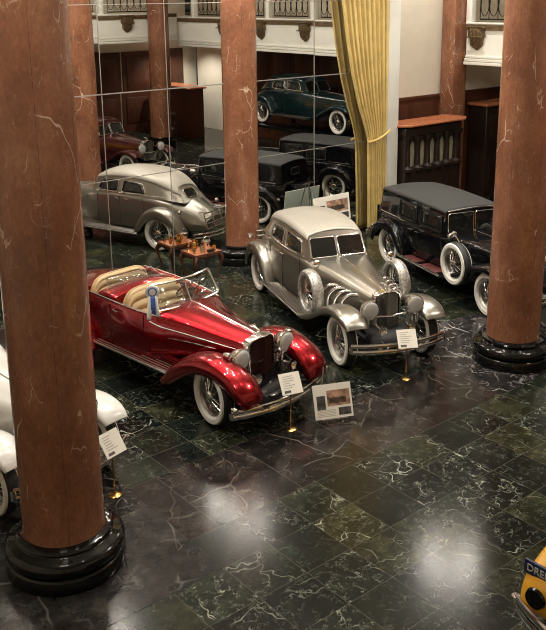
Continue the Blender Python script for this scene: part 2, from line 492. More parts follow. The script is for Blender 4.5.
def grille(car, x, w0, w1, zb, zt, depth=.12, vee=.05, bars=21, shell='chrome', rnd=.10, slat='dullchrome'):
    out = round_poly([(0, -w0, zb), (0, -w1, zt-.06), (0, -w1*.45, zt), (0, w1*.45, zt), (0, w1, zt-.06), (0, w0, zb)], rnd)
    inn = [Vector((0, p.y*.86, zb+.035+(p.z-zb)*.93)) for p in out]
    vx = lambda p: vee*(1-abs(p.y)/max(w0, w1))
    f = MB()
    A = [(x-depth, p.y, p.z) for p in out]; B = [(x+vx(p)-.015, p.y, p.z) for p in out]; C = [(x+vx(p), p.y*.96, zb+(p.z-zb)*.985+.006) for p in out]
    D = [(x+vx(p), p.y, p.z) for p in inn]; E_ = [(x+vx(p)-.05, p.y, p.z) for p in inn]
    f.loft([A, B, C, D, E_], True)
    sh = f.build('radiator_shell', shell, car)
    bk = MB().poly([(x-.06, p.y, p.z) for p in inn], (-.02, 0, 0)); bk.build('radiator_core', 'darkmetal', car)
    g = MB()
    for i in range(bars):
        y = (i/(bars-1)-.5)*2*w0*.82
        zz = [p.z for p in inn if abs(p.y) >= abs(y)]
        ztop = max(zz) if zz else zt
        ztop = min(ztop, zt-.03)
        r = .010 if i == bars//2 else .0055
        g.tube([(x+vx(Vector((0, y, 0)))-.02, y, zb+.03), (x+vx(Vector((0, y, 0)))-.02, y, ztop)], r, 5)
    g.build('grille', slat, car)
    return sh

def ornament(car, x, z, mt='chrome'):
    MB().lathe([(.0, 0), (.035, 0), (.03, .02), (.012, .035), (.012, .05), (0, .055)], 14, 'z', (x, 0, z)).tube(
        [(x+.05, 0, z+.06), (x, 0, z+.055), (x-.07, 0, z+.09), (x-.13, 0, z+.10)], [.006, .016, .014, .003], 8).tube(
        [(x-.02, 0, z+.065), (x-.12, .05, z+.10)], [.012, .003], 6).tube([(x-.02, 0, z+.065), (x-.12, -.05, z+.10)], [.012, .003], 6).build('hood_ornament', mt, car)

def line_tubes(car, name, mt, lines, r):
    b = MB()
    for l in lines: b.tube(l, r, 6)
    return b.build(name, mt, car)

def build_fenders(car, ff, rf, paint):
    for nm, pth in (('front_fender', ff), ('rear_fender', rf)):
        R_ = fender(pth)
        for s, rr in ((-1, R_), (1, mirror_y(R_))):
            MB().loft(rr, False).build(nm, paint, car, solid=.018, sharp=60)

# ------------------------------------------------------------------ room shell
YB = 1.0          # back wall beyond the mirror
fl = MB().box((9.5, -8.0, -.05), (31, 23, .1)).build('floor', 'floor'); tag(fl, kind='structure')
def floor_inset(name, m, x0, x1, y0, y1, z=.003):
    o = MB().box(((x0+x1)/2, (y0+y1)/2, z/2), (x1-x0, y1-y0, z)).build(name, m, fl); return o
floor_inset('column_slab', 'slab', 2.05, 4.49, -8.49, -6.05, .004)
floor_inset('column_slab', 'slab', 9.98, 12.42, -7.88, -5.44, .004)
floor_inset('marble_band', 'band', 4.49, 9.98, -7.88, -6.54, .003)
floor_inset('marble_band', 'band', 12.42, 19.0, -7.88, -6.54, .003)
ce = MB().box((9.5, -8.0, 9.05), (31, 23, .1)).build('ceiling', 'ceil'); tag(ce, kind='structure')

# mirrored back wall
wb = MB().box((6.3, .12, 4.5), (18.8, .2, 9)).build('wall_back', 'darkwood'); tag(wb, kind='structure')
vx_ = [-3.1, -1.3, .2, 1.7, 3.3, 4.8, 6.4, 7.97, 9.43, 11.0, 13.36, 15.65]
hz_ = [0., 2.26, 3.93, 5.58, 7.2, 9.]
pr = random.Random(3)
for i in range(len(vx_)-1):
    for j in range(len(hz_)-1):
        x0, x1 = vx_[i]+.003, vx_[i+1]-.003; z0, z1 = hz_[j]+.003, hz_[j+1]-.003
        ax = pr.uniform(-.0012, .0012); az = pr.uniform(-.0012, .0012)
        cx, cz = (x0+x1)/2, (z0+z1)/2
        Y = lambda x, z: .004+ax*(z-cz)+az*(x-cx)
        b = MB().add([(x0, Y(x0, z0), z0), (x1, Y(x1, z0), z0), (x1, Y(x1, z1), z1), (x0, Y(x0, z1), z1),
                      (x0, .018, z0), (x1, .018, z0), (x1, .018, z1), (x0, .018, z1)],
                     [(0, 1, 2, 3), (7, 6, 5, 4), (0, 4, 5, 1), (1, 5, 6, 2), (2, 6, 7, 3), (3, 7, 4, 0)])
        b.build('mirror_panel', 'mirror', wb)
sb = MB()
for x in vx_[1:-1]: sb.box((x, .0, 4.5), (.010, .012, 9))
for z in hz_[1:-1]: sb.box((6.3, .0, z), (18.7, .012, .020 if z == 3.93 else .012))
sb.build('mirror_joints', 'seam', wb)

# white end pilaster of the mirror wall, recess beyond it
t1 = MB().box((15.86, .04, 4.5), (.40, .32, 9), bev=.015).build('trim_1', 'white'); tag(t1, kind='structure')
MB().box((15.86, .04, .12), (.44, .38, .24), bev=.01).build('plinth', 'white', t1)
wr = MB().box((19.2, YB+.1, 4.5), (7., .2, 9)).build('wall_recess', 'cream'); tag(wr, kind='structure')
wn = MB().box((19.2, YB-.02, 1.48), (6.9, .05, 2.96)).box((19.2, YB-.03, 3.0), (6.9, .07, .09), bev=.01).box((19.2, YB-.03, .12), (6.9, .06, .24))
for k in range(7):
    cx = 16.25+k*.98
    for z0, z1 in ((.35, 1.5), (1.65, 2.85)):
        wn.box((cx, YB-.04, (z0+z1)/2), (.74, .03, z1-z0), bev=.012)
wn.build('wainscot', 'wood', wr)
wl2 = MB().box((15.8, .55, 4.5), (.2, .9, 9)).build('wall_reveal', 'white'); tag(wl2, kind='structure')

# right side wall with the mezzanine front
XR = 19.2
wr_ = MB().box((22.6, -8.5, 4.5), (.2, 19.2, 9)).build('wall_right', 'cream'); tag(wr_, kind='structure')
pn = MB().box((22.47, -7.0, 1.9), (.06, 16.0, 3.8))
for k in range(11):
    for z0, z1 in ((.3, 1.7), (1.9, 3.5)):
        pn.box((22.43, .2-k*1.35, (z0+z1)/2), (.04, 1.05, z1-z0), bev=.014)
pn.build('wood_panelling', 'wood', wr_)

def corbel(c, face, parent):
    # carved bracket, wide at the top, pointed below; face: unit outward direction (x, y)
    fx, fy = face; tx, ty = -fy, fx
    prof = [(.30, .62, .05), (.30, .56, .17), (.24, .54, .18), (.235, .42, .17), (.26, .36, .15), (.20, .28, .14), (.19, .12, .11), (.13, .05, .07), (.03, -.02, .03)]
    rings = []
    for hw, z, dp in prof:
        ring = [(-hw, 0), (-hw, dp*.6), (-hw*.55, dp), (hw*.55, dp), (hw, dp*.6), (hw, 0)]
        rings.append([(c[0]+tx*u+fx*v, c[1]+ty*u+fy*v, c[2]+z) for u, v in ring])
    b = MB().loft(rings, True, True, True)
    for z in (.59, .33):
        b.tube([(c[0]+tx*u+fx*.17, c[1]+ty*u+fy*.17, c[2]+z) for u in (-.25, 0, .25)], .022, 6)
    for u in (-.12, 0, .12):
        b.tube([(c[0]+tx*u*(.9)+fx*(.16-k*.012), c[1]+ty*u*.9+fy*(.16-k*.012), c[2]+.52-k*.09) for k in range(5)], [.03, .045, .03, .04, .015], 6)
    return b.build('bracket', 'bronze', parent)

def balcony(name, p0, p1, face, brk, slab_depth, ZB, ZT):
    # p0, p1: ends of the face line on plan; face: outward
    d_ = Vector((p1[0]-p0[0], p1[1]-p0[1], 0)); L = d_.length; d_.normalize(); F = Vector((*face, 0))
    c = Vector(((p0[0]+p1[0])/2, (p0[1]+p1[1])/2, 0)); rz = math.atan2(d_.y, d_.x)
    r = empty(name); tag(r, kind='structure')
    MB().box(c-F*(slab_depth/2)+Vector((0, 0, ZB+.12)), (L, slab_depth, .2), rz).build('slab', 'white', r)
    MB().box(c-F*.09+Vector((0, 0, (ZB+ZT)/2)), (L, .16, ZT-ZB), rz).build('parapet', 'white', r)
    m = MB()
    for z, dp, h in ((ZB+.03, .10, .08), (ZB+.12, .07, .07), (ZB+.20, .045, .06), (ZT, .06, .05)):
        m.box(c+F*(dp/2-.005)+Vector((0, 0, z)), (L, dp, h), rz, .008)
    m.build('cornice', 'white', r)
    MB().box(c+F*.02+Vector((0, 0, ZT-.11)), (L, .05, .13), rz).build('frieze', 'bronze', r)
    n = max(1, int(L/brk))
    for k in range(n):
        p = Vector((p0[0], p0[1], 0))+d_*(brk*(.16 if face[0] else .47)+k*brk)
        corbel((p.x, p.y, ZB+.40), face, r)
    # posts and wrought iron panels on top
    po = MB(); ir = MB()
    k = 0; s = .05
    while s < L-.5:
        p = Vector((p0[0], p0[1], 0))+d_*s-F*.09
        po.box((p.x, p.y, ZT+.5), (.18, .18, 1.), rz, .01)
        e = min(L-.1, s+brk)
        for z in (ZT+.10, ZT+.80):
            a = p+d_*.3; q = Vector((p0[0], p0[1], 0))+d_*(e-.3)-F*.09
            ir.tube([(a.x, a.y, z), (q.x, q.y, z)], .02, 6)
        nn = 7
        for i in range(nn):
            q = p+d_*(.3+(e-s-.6)*(i/(nn-1)))
            ir.tube([(q.x, q.y, ZT+.1), (q.x, q.y, ZT+.8)], .012, 5)
            if i < nn-1:
                w = (e-s-.6)/(nn-1); cc = q+d_*(w/2)
                ir.tube([(cc.x+d_.x*w*.45*cos(a), cc.y+d_.y*w*.45*cos(a), ZT+.45+.27*sin(a)) for a in [2*pi*j/14 for j in range(14)]], .011, 5, True)
        s += brk
    po.build('post', 'white', r); ir.build('railing', 'iron', r)
    MB().box(c-F*.09+Vector((0, 0, ZT+1.02)), (L, .2, .06), rz, .01).build('rail_cap', 'white', r)
    return r
balcony('wall_balcony_right', (XR, .38), (XR, -14.5), (-1, 0), 2.3, 3.2, 3.86, 4.94)
balcony('wall_balcony_front', (9.0, -14.62), (19.2, -14.62), (0, 1), 2.3, 3.2, 4.08, 5.12)
wf = MB().box((9.5, -18.6, 4.5), (26.4, .2, 9)).build('wall_front', 'cream'); tag(wf, kind='structure')
dn = MB()
for k in range(11):
    cx = 5.2+k*1.6
    dn.box((cx, -18.46, 1.75), (1.5, .08, 3.5)); dn.box((cx, -18.41, 2.5), (1.1, .05, 1.5), bev=.02); dn.box((cx, -18.41, .95), (1.1, .05, 1.1), bev=.02)
dn.build('wood_panelling', 'wood', wf)
wl = MB().box((-3.2, -8.8, 4.5), (.2, 19.8, 9)).build('wall_left', 'cream'); tag(wl, kind='structure')

# ------------------------------------------------------------------ columns
def column(x, y, label, shaft_r=.415, scale_top=.93):
    r = empty('marble_column', (x, y, 0)); tag(r, label, 'column', 'red marble columns')
    z0 = .42
    n = 48
    prof = [(shaft_r*1.02, z0-.02), (shaft_r, z0+.06)]+[(shaft_r*(1-(1-scale_top)*k/10), z0+.06+(8.94-z0-.06)*k/10) for k in range(1, 11)]
    MB().lathe(prof, n, 'z').build('shaft', 'marble', r)
    MB().lathe([(0, 0), (.61, 0), (.615, .02), (.615, .15), (.60, .17), (.565, .18), (.61, .21), (.622, .25), (.605, .30), (.56, .335),
                (.50, .345), (.485, .36), (.50, .385), (.485, .41), (.44, .425), (.40, .43)], n, 'z').build('base', 'blackstone', r)
    return r
column(3.32, -7.31, 'large red marble column in the left foreground on black stone base')
column(11.19, -7.17, 'red marble column at right, nearer than the black limousine')
column(11.24, .14, 'red marble column set against the mirror between the glassware table and silver sedan', .455, 1.0)
for i, (x, y) in enumerate(((18.1, -14.2), (3.3, .06), (-.0, -14.9))[:2]):
    column(x, y, ('red marble column under the far balcony corner, seen only in the mirror', 'red marble column against the mirror hidden behind the left column')[i])
# square marble pilaster in the recess
pl = empty('marble_pilaster', (19.08, .68, 0)); tag(pl, 'square red marble pilaster behind the dark wood cabinet', 'column')
MB().box((0, 0, 4.48), (.56, .46, 8.9), bev=.03).build('shaft', 'marble', pl)
MB().box((0, 0, .12), (.64, .50, .24), bev=.03).build('base', 'blackstone', pl)

# ------------------------------------------------------------------ curtain
def curtain():
    keyL = [(9.0, 13.45), (7.0, 13.75), (5.47, 14.05), (4.6, 14.20), (3.9, 14.36), (3.2, 14.58), (2.65, 14.80), (2.3, 14.90), (1.9, 14.92), (1., 14.96), (.0, 14.98)]
    keyR = [(9.0, 15.60), (5.47, 15.60), (3.9, 15.60), (2.65, 15.57), (2.3, 15.52), (1.9, 15.56), (0, 15.58)]
    def ip(K, z):
        for (a, xa), (b, xb) in zip(K, K[1:]):
            if b <= z <= a:
                t = (z-b)/(a-b); return xb+(xa-xb)*t
        return K[-1][1]
    rings = []; N = 240; np_ = 10
    for i in range(61):
        z = 8.99-(8.97)*i/60
        L, R = ip(keyL, z), ip(keyR, z); ring = []
        tight = math.exp(-((z-2.35)/.35)**2)
        for k in range(N+1):
            u = k/N
            ph = 2*pi*np_*u+.5+.25*sin(4*u+z*.2)
            amp = (.12-.05*tight)
            y = -.11-.05*tight-amp*abs(sin(ph/2))**.8-.008*sin(2.3*ph+1)
            ring.append((L+(R-L)*(u+.012*cos(ph)), y, z))
        rings.append(ring)
    r = empty('gold_curtain', (15.2, -.15, 0)); tag(r, 'long gold pleated curtain tied back beside the white pilaster', 'curtain')
    c = MB().loft(rings, False)
    c.v = [(x-15.2, y+.15, z) for x, y, z in c.v]
    c.build('drape', 'gold', r, solid=.01, sharp=80)
    MB().tube([(-.36+.74*k/12, -.14-.05*sin(pi*k/12), 2.28+.22*(k/12)**1.5) for k in range(13)], .03, 8).build('tie_back', 'goldrope', r)
curtain()

# ------------------------------------------------------------------ recess furniture
def slot_cabinet():
    r = empty('wood_cabinet', (17.2, .12, 0)); tag(r, 'tall dark wood cabinet with upright slots and reddish wood top', 'cabinet')
    b = MB()
    x0, x1, y0, y1, zt = -1.05, 1.12, -.40, .30, 2.46
    b.box(((x0+x1)/2, y1-.03, zt/2), (x1-x0, .06, zt)).box((x0+.04, 0-.05, zt/2), (.08, y1-y0, zt)).box((x1-.04, -.05, zt/2), (.08, y1-y0, zt))
    b.box(((x0+x1)/2, -.05, .10), (x1-x0, y1-y0, .2)).box(((x0+x1)/2, y0+.03, 2.36), (x1-x0, .08, .2)).box(((x0+x1)/2, y0+.03, .75), (x1-x0, .07, 1.3))
    b.build('carcass', 'darkwood', r, bevel=.01)
    for k in range(6):
        x = x0+.14+k*(x1-x0-.28)/5
        MB().lathe([(.15, 1.36), (.16, 1.44), (.085, 1.50), (.075, 1.7), (.07, 1.98), (.085, 2.08), (.14, 2.17), (.18, 2.27)], 14, 'z', (x, y0+.05, 0)).build('baluster', 'darkwood', r)
    MB().box(((x0+x1)/2, y0+.14, 1.8), (x1-x0-.2, .03, .95)).build('inner_panel', 'slotpanel', r)
    pts = [(x0-.14, y1+.05, 2.5), (x0-.14, y0+.10, 2.5), (x0+.12, y0-.10, 2.5), (x1+.02, y0-.12, 2.5), (x1+.30, y0+.08, 2.5), (x1+.22, y1+.05, 2.5)]
    MB().poly(pts, (0, 0, .055)).build('top', 'redwood', r, bevel=.012)
slot_cabinet()
def wardrobe():
    r = empty('dark_cupboard', (20.85, .55, 0)); tag(r, 'black cupboard in the shade under the balcony, right of the marble pilaster', 'cupboard')
    MB().box((0, 0, 1.32), (1.55, .6, 2.64)).build('carcass', 'darkwood', r, bevel=.015)
    MB().box((0, -.02, 2.68), (1.7, .72, .08), bev=.02).build('top', 'redwood', r)
    for s in (-1, 1):
        d = MB().box((s*.385, -.315, 1.35), (.74, .04, 2.4)).box((s*.385, -.34, 1.9), (.5, .02, 1.0), bev=.008).box((s*.385, -.34, .75), (.5, .02, .9), bev=.008).build('door', 'darkwood', r)
        MB().lathe([(0, -.05), (.02, -.045), (.012, -.01), (.012, 0)], 10, 'y', (s*.07, -.335, 1.4)).build('door_knob', 'brass', d)
wardrobe()
def desk():
    r = empty('reception_desk', (20.6, -16.6, 0)); tag(r, 'wooden reception desk under the far balcony, seen in the mirror', 'desk')
    MB().box((0, 0, 1.0), (.7, 2.6, 2.0), bev=.02).build('body', 'wood', r)
    MB().box((0, 0, 2.04), (.9, 2.8, .07), bev=.02).build('top', 'redwood', r)
desk()
def wood_chair(x, y, rz):
    r = empty('wooden_chair', (x, y, 0), rz); tag(r, 'wooden armchair before the reception desk, seen in the mirror', 'chair')
    MB().box((0, 0, .46), (.5, .48, .06), bev=.015).build('seat', 'wood', r)
    MB().box((-.23, 0, .98), (.04, .46, .12), bev=.01).box((-.23, 0, .74), (.03, .12, .42)).build('backrest', 'wood', r)
    for sx in (-1, 1):
        for sy in (-1, 1):
            MB().tube([(sx*.22, sy*.21, 0), (sx*.22, sy*.21, .45)] + ([(-.24, sy*.21, 1.04)] if sx < 0 else []), .022, 8).build('leg', 'wood', r)
    for sy in (-1, 1): MB().tube([(-.22, sy*.24, .70), (.2, sy*.25, .70), (.21, sy*.24, .46)], .02, 8).build('armrest', 'wood', r)
wood_chair(19.4, -15.6, 2.4)

# ------------------------------------------------------------------ cars
def car_root(name, label, ox, oy, th, group=None):
    th = RAD(th); rz = math.atan2(-cos(th), sin(th))
    r = empty(name, (ox, oy, 0), rz); return tag(r, label, 'car', group)

def closed_car(root, S):
    """body, hood, cabin and everything that hangs on a closed pre-war car"""
    P = S['paint']
    bs = catmull6(S['body'], 4)
    MB().loft([body_ring(*q) for q in bs], True, True, True).build('body', P, root)
    hs = catmull6(S['hood'], 4)
    hb = MB().loft([body_ring(*q) for q in hs], True, True, True).build('hood', S.get('hoodpaint', P), root)
    cr = [(q[0], 0, q[3]+q[5]+.004) for q in hs]
    MB().tube(cr, .008, 6).build('hood_hinge', 'chrome', hb)
    for s in (-1, 1):
        MB().tube([(q[0], s*(q[1]-q[4]*.15), q[3]-q[4]*.9) for q in hs], .008, 6).build('side_molding', 'chrome', hb)
    cab = Cabin(S['cabin'])
    rr = cab.rings()
    MB().loft(rr, True, True, True).build('cabin', S.get('cabpaint', P), root)
    # roof skin a little proud of the cabin
    rf = MB()
    rings = []
    for q in cab.st:
        full = cab.ring(q); m = len(full); k0 = S.get('roofk', 6)
        sub = full[k0:m-k0]
        rings.append([(x, y*1.012, z+.012) for x, y, z in sub])
    rf.loft(rings, False).build('roof', S['roofpaint'], root, solid=.012)
    for w in S['windows']: side_window(root, cab, w, S.get('framemat', 'chrome'))
    # windscreen panes on the front face
    q = S['cabin'][0]; xb, xt, wb_, wt, zb, zt, r, _ = q
    fx = lambda z: xb+(xt-xb)*((z-zb)/(zt-zb))+.012
    z0, z1 = zb+S.get('ws0', .04), zt-S.get('ws1', .045)
    fw = lambda z: wb_+(wt-wb_)*((z-zb)/(zt-zb))-.035
    for s in (-1, 1):
        pts = [(fx(z0), s*.02, z0), (fx(z0), s*fw(z0), z0), (fx(z1), s*fw(z1), z1), (fx(z1), s*.02, z1)]
        pl = round_poly(pts, .04, 3)
        g = MB().poly(pl, (.006, 0, .002)).build('windshield', 'darkglass', root)
        MB().tube([p+Vector((.008, 0, .003)) for p in pl], .012, 6, True).build('windshield_frame', 'chrome', g)
    # rear window
    q = S['cabin'][-1]; xb, xt, wb_, wt, zb, zt, r, _ = q
    if S.get('rearwin', True):
        bx = lambda z: xb+(xt-xb)*((z-zb)/(zt-zb))-.012
        z0, z1 = zb+.55*(zt-zb)-.08, zb+.55*(zt-zb)+.09
        pl = round_poly([(bx(z0), -.2, z0), (bx(z0), .2, z0), (bx(z1), .18, z1), (bx(z1), -.18, z1)], .05, 3)
        g = MB().poly(pl, (-.006, 0, 0)).build('rear_window', 'darkglass', root)
        MB().tube([p-Vector((.008, 0, 0)) for p in pl], .012, 6, True).build('rear_window_frame', S.get('framemat', 'chrome'), g)
    build_fenders(root, S['ff'], S['rf'], S.get('fenderpaint', P))
    running(root, S)
    wheels(root, S)
    frontend(root, S)
    # doors: seams, handles, belt moulding
    for s in (-1, 1):
        ls = []
        for x in S.get('seams', ()):
            ls.append([(x, s*(side_w(bs, x)+.008), z) for z in [S['seamz'][0]+(S['seamz'][1]-S['seamz'][0])*k/6 for k in range(7)]])
        if ls: line_tubes(root, 'door_seam', 'darkmetal', ls, .005)
        for x in S.get('handles', ()):
            y = side_w(bs, x)+.02
            MB().tube([(x, s*(y-.015), S['belt']-.10), (x, s*(y+.02), S['belt']-.10), (x-.12, s*(y+.025), S['belt']-.105)], .010, 6).build('door_handle', 'chrome', root)
        xs = [S['beltx'][0]+(S['beltx'][1]-S['beltx'][0])*k/16 for k in range(17)]
        MB().tube([(x, s*(cab.side(x, S['belt']+.02)+.006), S['belt']+.02) for x in xs], .011, 6).build('belt_molding', S.get('beltmat', 'chrome'), root)
    return bs, hs, cab

def side_w(bs, x):
    for a, b in zip(bs, bs[1:]):
        if (a[0]-x)*(b[0]-x) <= 0: return a[1]+(b[1]-a[1])*((x-a[0])/(b[0]-a[0]) if b[0] != a[0] else 0)
    return bs[0][1]

def running(root, S):
    if 'rb' not in S: return
    x0, x1, yi, yo, z = S['rb']
    for s in (-1, 1):
        b = MB().box(((x0+x1)/2, s*(yi+yo)/2, z), (abs(x1-x0), yo-yi, .05), bev=.015).build('running_board', S.get('rbmat', S['paint']), root)
        tr = MB()
        if S.get('carpets'):
            for c0, c1 in S['carpets']:
                MB().box(((c0+c1)/2, s*(yi+yo)/2, z+.03), (abs(c1-c0), (yo-yi)*.8, .016), bev=.004).build('step_mat', 'carpet', b)
        for k in range(S.get('ribs', 7)):
            y = yi+.03+(yo-yi-.05)*k/max(1, S.get('ribs', 7)-1)
            tr.tube([(x0-.03 if x0 > x1 else x0+.03, s*y, z+.028), (x1+.03, s*y, z+.028)], .006, 5)
        tr.tube([(x0, s*(yo+.002), z), (x1, s*(yo+.002), z)], .018, 6)
        tr.build('tread_strip', 'dullchrome', b)
        # valance between board and body
        MB().box(((x0+x1)/2, s*(yi-.02), z+.06), (abs(x1-x0), .05, .14)).build('valance', S.get('valmat', S['paint']), b)

def wheels(root, S):
    t = S.get('track', .71)
    for x in (0, -S['wb']):
        for s in (-1, 1):
            put_wheel('road', root, (x, s*t, .42), rz=S.get('steer', 0.) if x == 0 else 0., **WK)
    ch = MB()
    for s in (-1, 1): ch.box((-S['wb']/2-.1, s*.38, .40), (S['wb']+1.1, .08, .14))
    for x in (0, -S['wb']): ch.tube([(x, -t+.05, .40), (x, t-.05, .40)], .045, 8)
    ch.build('chassis', 'darkmetal', root)

def frontend(root, S):
    g = S['grille']
    grille(root, *g, **S.get('grillekw', {}))
    ornament(root, g[0]-.06, g[4]+S.get('ornz', .0))
    for s in (-1, 1):
        headlamp(root, S['hl'][0], s*S['hl'][1], S['hl'][2], S['hl'][3])
    MB().tube([(S['hl'][0]-.09, -S['hl'][1], S['hl'][2]-.14), (S['hl'][0]-.07, 0, S['hl'][2]-.18), (S['hl'][0]-.09, S['hl'][1], S['hl'][2]-.14)], .016, 8).build('lamp_bar', 'chrome', root)
    bumper(root, *S['bump'], **S.get('bumpkw', {}))
    if 'rbump' in S: bumper(root, *S['rbump'], d=-1, name='rear_bumper')

FF = [(.50, .755, .52, .84, .02, .03), (.42, .82, .50, .86, .045, .05), (.26, .88, .49, .88, .06, .06), (.0, .90, .49, .88, .065, .07), (-.32, .84, .50, .88, .06, .07), (-.68, .665, .52, .89, .05, .07), (-1.0, .52, .54, .90, .04, .08), (-1.3, .40, .56, .90, .02, .05), (-1.5, .37, .56, .90, .015, .04)]
RF4 = lambda W: [(-W+.66, .36, .56, .86, .03, .08), (-W+.52, .60, .55, .88, .06, .12), (-W+.30, .84, .54, .89, .08, .15), (-W, .94, .53, .90, .09, .16), (-W-.30, .86, .52, .89, .09, .15), (-W-.52, .66, .52, .87, .07, .12), (-W-.68, .42, .52, .84, .04, .08)]

# --- silver sedan
SIL = dict(paint='silver', roofpaint='silverroof', cabpaint='silver', wb=3.9, belt=1.22, beltx=(-1.9, -4.0), roofk=5,
    body=[(-1.30, .52, .44, 1.10, .16, .05), (-1.75, .61, .43, 1.20, .10, .04), (-2.4, .69, .43, 1.22, .07, .03), (-3.2, .70, .43, 1.22, .07, .03), (-3.8, .66, .44, 1.20, .12, .05), (-4.3, .56, .46, 1.10, .20, .08), (-4.7, .46, .48, .94, .22, .08), (-4.98, .36, .52, .76, .12, .05)],
    hood=[(.08, .24, .54, 1.10, .10, .05), (-.4, .325, .52, 1.12, .12, .06), (-1.0, .44, .48, 1.17, .14, .06), (-1.5, .55, .46, 1.20, .14, .05), (-1.82, .60, .45, 1.22, .12, .03)],
    cabin=[(-1.74, -1.96, .555, .52, 1.20, 1.60, .09, .05), (-2.2, -2.3, .665, .57, 1.20, 1.69, .12, .05), (-2.8, -2.82, .69, .585, 1.20, 1.725, .13, .05), (-3.4, -3.35, .68, .575, 1.20, 1.70, .14, .05), (-3.85, -3.72, .63, .53, 1.19, 1.64, .16, .04), (-4.22, -3.98, .54, .45, 1.16, 1.53, .18, .03), (-4.42, -4.14, .42, .34, 1.12, 1.42, .15, .02)],
    windows=[[(-1.98, 1.265), (-2.10, 1.50), (-2.66, 1.535), (-2.64, 1.265)], [(-2.76, 1.265), (-2.80, 1.535), (-3.36, 1.50), (-3.48, 1.265)]],
    ff=FF, rf=RF4(3.9), rb=(-1.40, -3.36, .58, .90, .36), ribs=12, rbmat='darkmetal', valmat='silver',
    grille=(.16, .215, .245, .54, 1.19), hl=(.32, .39, .98, .15), bump=(.71, .42, .80), bumpkw=dict(bow=.18, h=.034, gap=.10), rbump=(-5.15, .40, .70),
    seams=(-1.98, -2.72, -3.42), seamz=(.46, 1.2), handles=(-2.62, -2.86))
def silver_sedan(root):
    bs, hs, cab = closed_car(root, SIL)
    # chrome exhaust pipes from the hood side to the fender
    for s in (-1, 1):
        for k in range(4):
            x = -.34-k*.19
            w = side_w(hs, x)
            MB().tube(catmull([(x+.03, s*(w-.03), 1.00), (x, s*(w+.10), 1.02), (x-.06, s*(w+.19), .94), (x-.10, s*(w+.22), .82), (x-.12, s*(w+.21), .66)], 5), .034, 10).build('exhaust_pipe', 'chrome', root)
        # side mounted spare in the fender well
        put_wheel('spare_silver', root, (-1.10, s*.80, .87), 'spare_wheel', R=.40, wide=.17, ww=0, tyre='tread', wall='tread')
        MB().tube([(-1.10, s*.70, 1.27), (-1.12, s*.68, 1.33)], .02, 8).lathe([(0, .045), (.05, .03), (.065, 0), (.05, -.01), (0, -.012)], 16, 'x', (-1.10, s*.68, 1.36)).build('side_mirror', 'chrome', root)
        MB().lathe([(0, -.05), (.05, -.03), (.06, 0), (.05, .03), (0, .05)], 14, 'x', (-4.52, s*.74, .98)).build('tail_lamp', 'chrome', root)
    # folding luggage rack
    b = MB()
    A = lambda u, v: (-4.98-.10*(1-v), u, .60+.34*v)
    for v in (0, .33, .66, 1.): b.tube([A(-.45, v), A(.45, v)], .014, 6)
    for u in (-.45, -.15, .15, .45): b.tube([A(u, 0), A(u, 1)], .014, 6)
    for u in (-.3, .3): b.tube([A(u, 1), (-4.75, u, .92)], .014, 6); b.tube([A(u, 0), (-4.8, u, .52)], .014, 6)
    b.build('luggage_rack', 'chrome', root)
    # grille lower apron and horns
    MB().loft([[(.52, y, .40) for y in (-.40, -.2, 0, .2, .40)], [(.30, y, .56+.03*(1-abs(y)/.4)) for y in (-.42, -.2, 0, .2, .42)], [(.10, y, .60) for y in (-.40, -.2, 0, .2, .40)]], False).build('front_apron', 'darkmetal', root, solid=.012)
    for s in (-1, 1):
        MB().lathe([(0, .0), (.03, .0), (.035, .1), (.06, .16), (.075, .18), (.06, .17), (0, .12)], 16, 'x', (.32, s*.24, .68)).build('horn', 'chrome', root)
    for s in (-1, 1): MB().tube([(.34, s*.24, .50), (.60, s*.20, .42)], .018, 6).build('bumper_iron', 'chrome', root)
sil = car_root('sedan_car', 'silver beige pre-war sedan with side spare wheel and chrome side pipes', 9.63, -5.80, -19.6)
silver_sedan(sil)

# --- black limousine
BLK = dict(paint='black', roofpaint='blackroof', wb=3.62, belt=1.08, beltx=(-1.70, -4.1), framemat='darkmetal', roofk=5, rearwin=True,
    body=[(-1.20, .52, .44, 1.06, .14, .05), (-1.6, .66, .43, 1.08, .06, .03), (-2.4, .72, .43, 1.09, .06, .03), (-3.4, .73, .43, 1.09, .06, .03), (-4.0, .70, .46, 1.09, .08, .03), (-4.32, .62, .50, 1.05, .12, .04)],
    hood=[(.10, .23, .56, 1.04, .10, .05), (-.5, .36, .52, 1.08, .11, .06), (-1.1, .50, .48, 1.11, .11, .05), (-1.62, .60, .46, 1.12, .10, .03)],
    cabin=[(-1.60, -1.64, .65, .64, 1.07, 1.58, .045, .04), (-2.2, -2.2, .70, .67, 1.07, 1.605, .05, .045), (-3.0, -3.0, .715, .68, 1.07, 1.615, .05, .05), (-3.7, -3.69, .71, .67, 1.07, 1.605, .055, .045), (-4.12, -4.09, .69, .64, 1.07, 1.585, .06, .04), (-4.26, -4.20, .64, .59, 1.06, 1.55, .07, .03)],
    windows=[[(-1.74, 1.14), (-1.76, 1.48), (-2.48, 1.50), (-2.48, 1.14)], [(-2.62, 1.14), (-2.62, 1.50), (-3.30, 1.50), (-3.30, 1.14)]],
    ff=[(x, z, a, b, c, d) for x, z, a, b, c, d in FF], rf=RF4(3.62), rb=(-1.40, -3.05, .58, .92, .37), ribs=2, rbmat='black', carpets=((-1.55, -2.15), (-2.30, -2.80)),
    grille=(.14, .21, .235, .56, 1.12), hl=(.22, .40, .95, .135), bump=(.80, .42, .82), rbump=(-5.0, .40, .72),
    seams=(-1.72, -2.55, -3.36), seamz=(.46, 1.06), handles=(-2.45, -2.70))
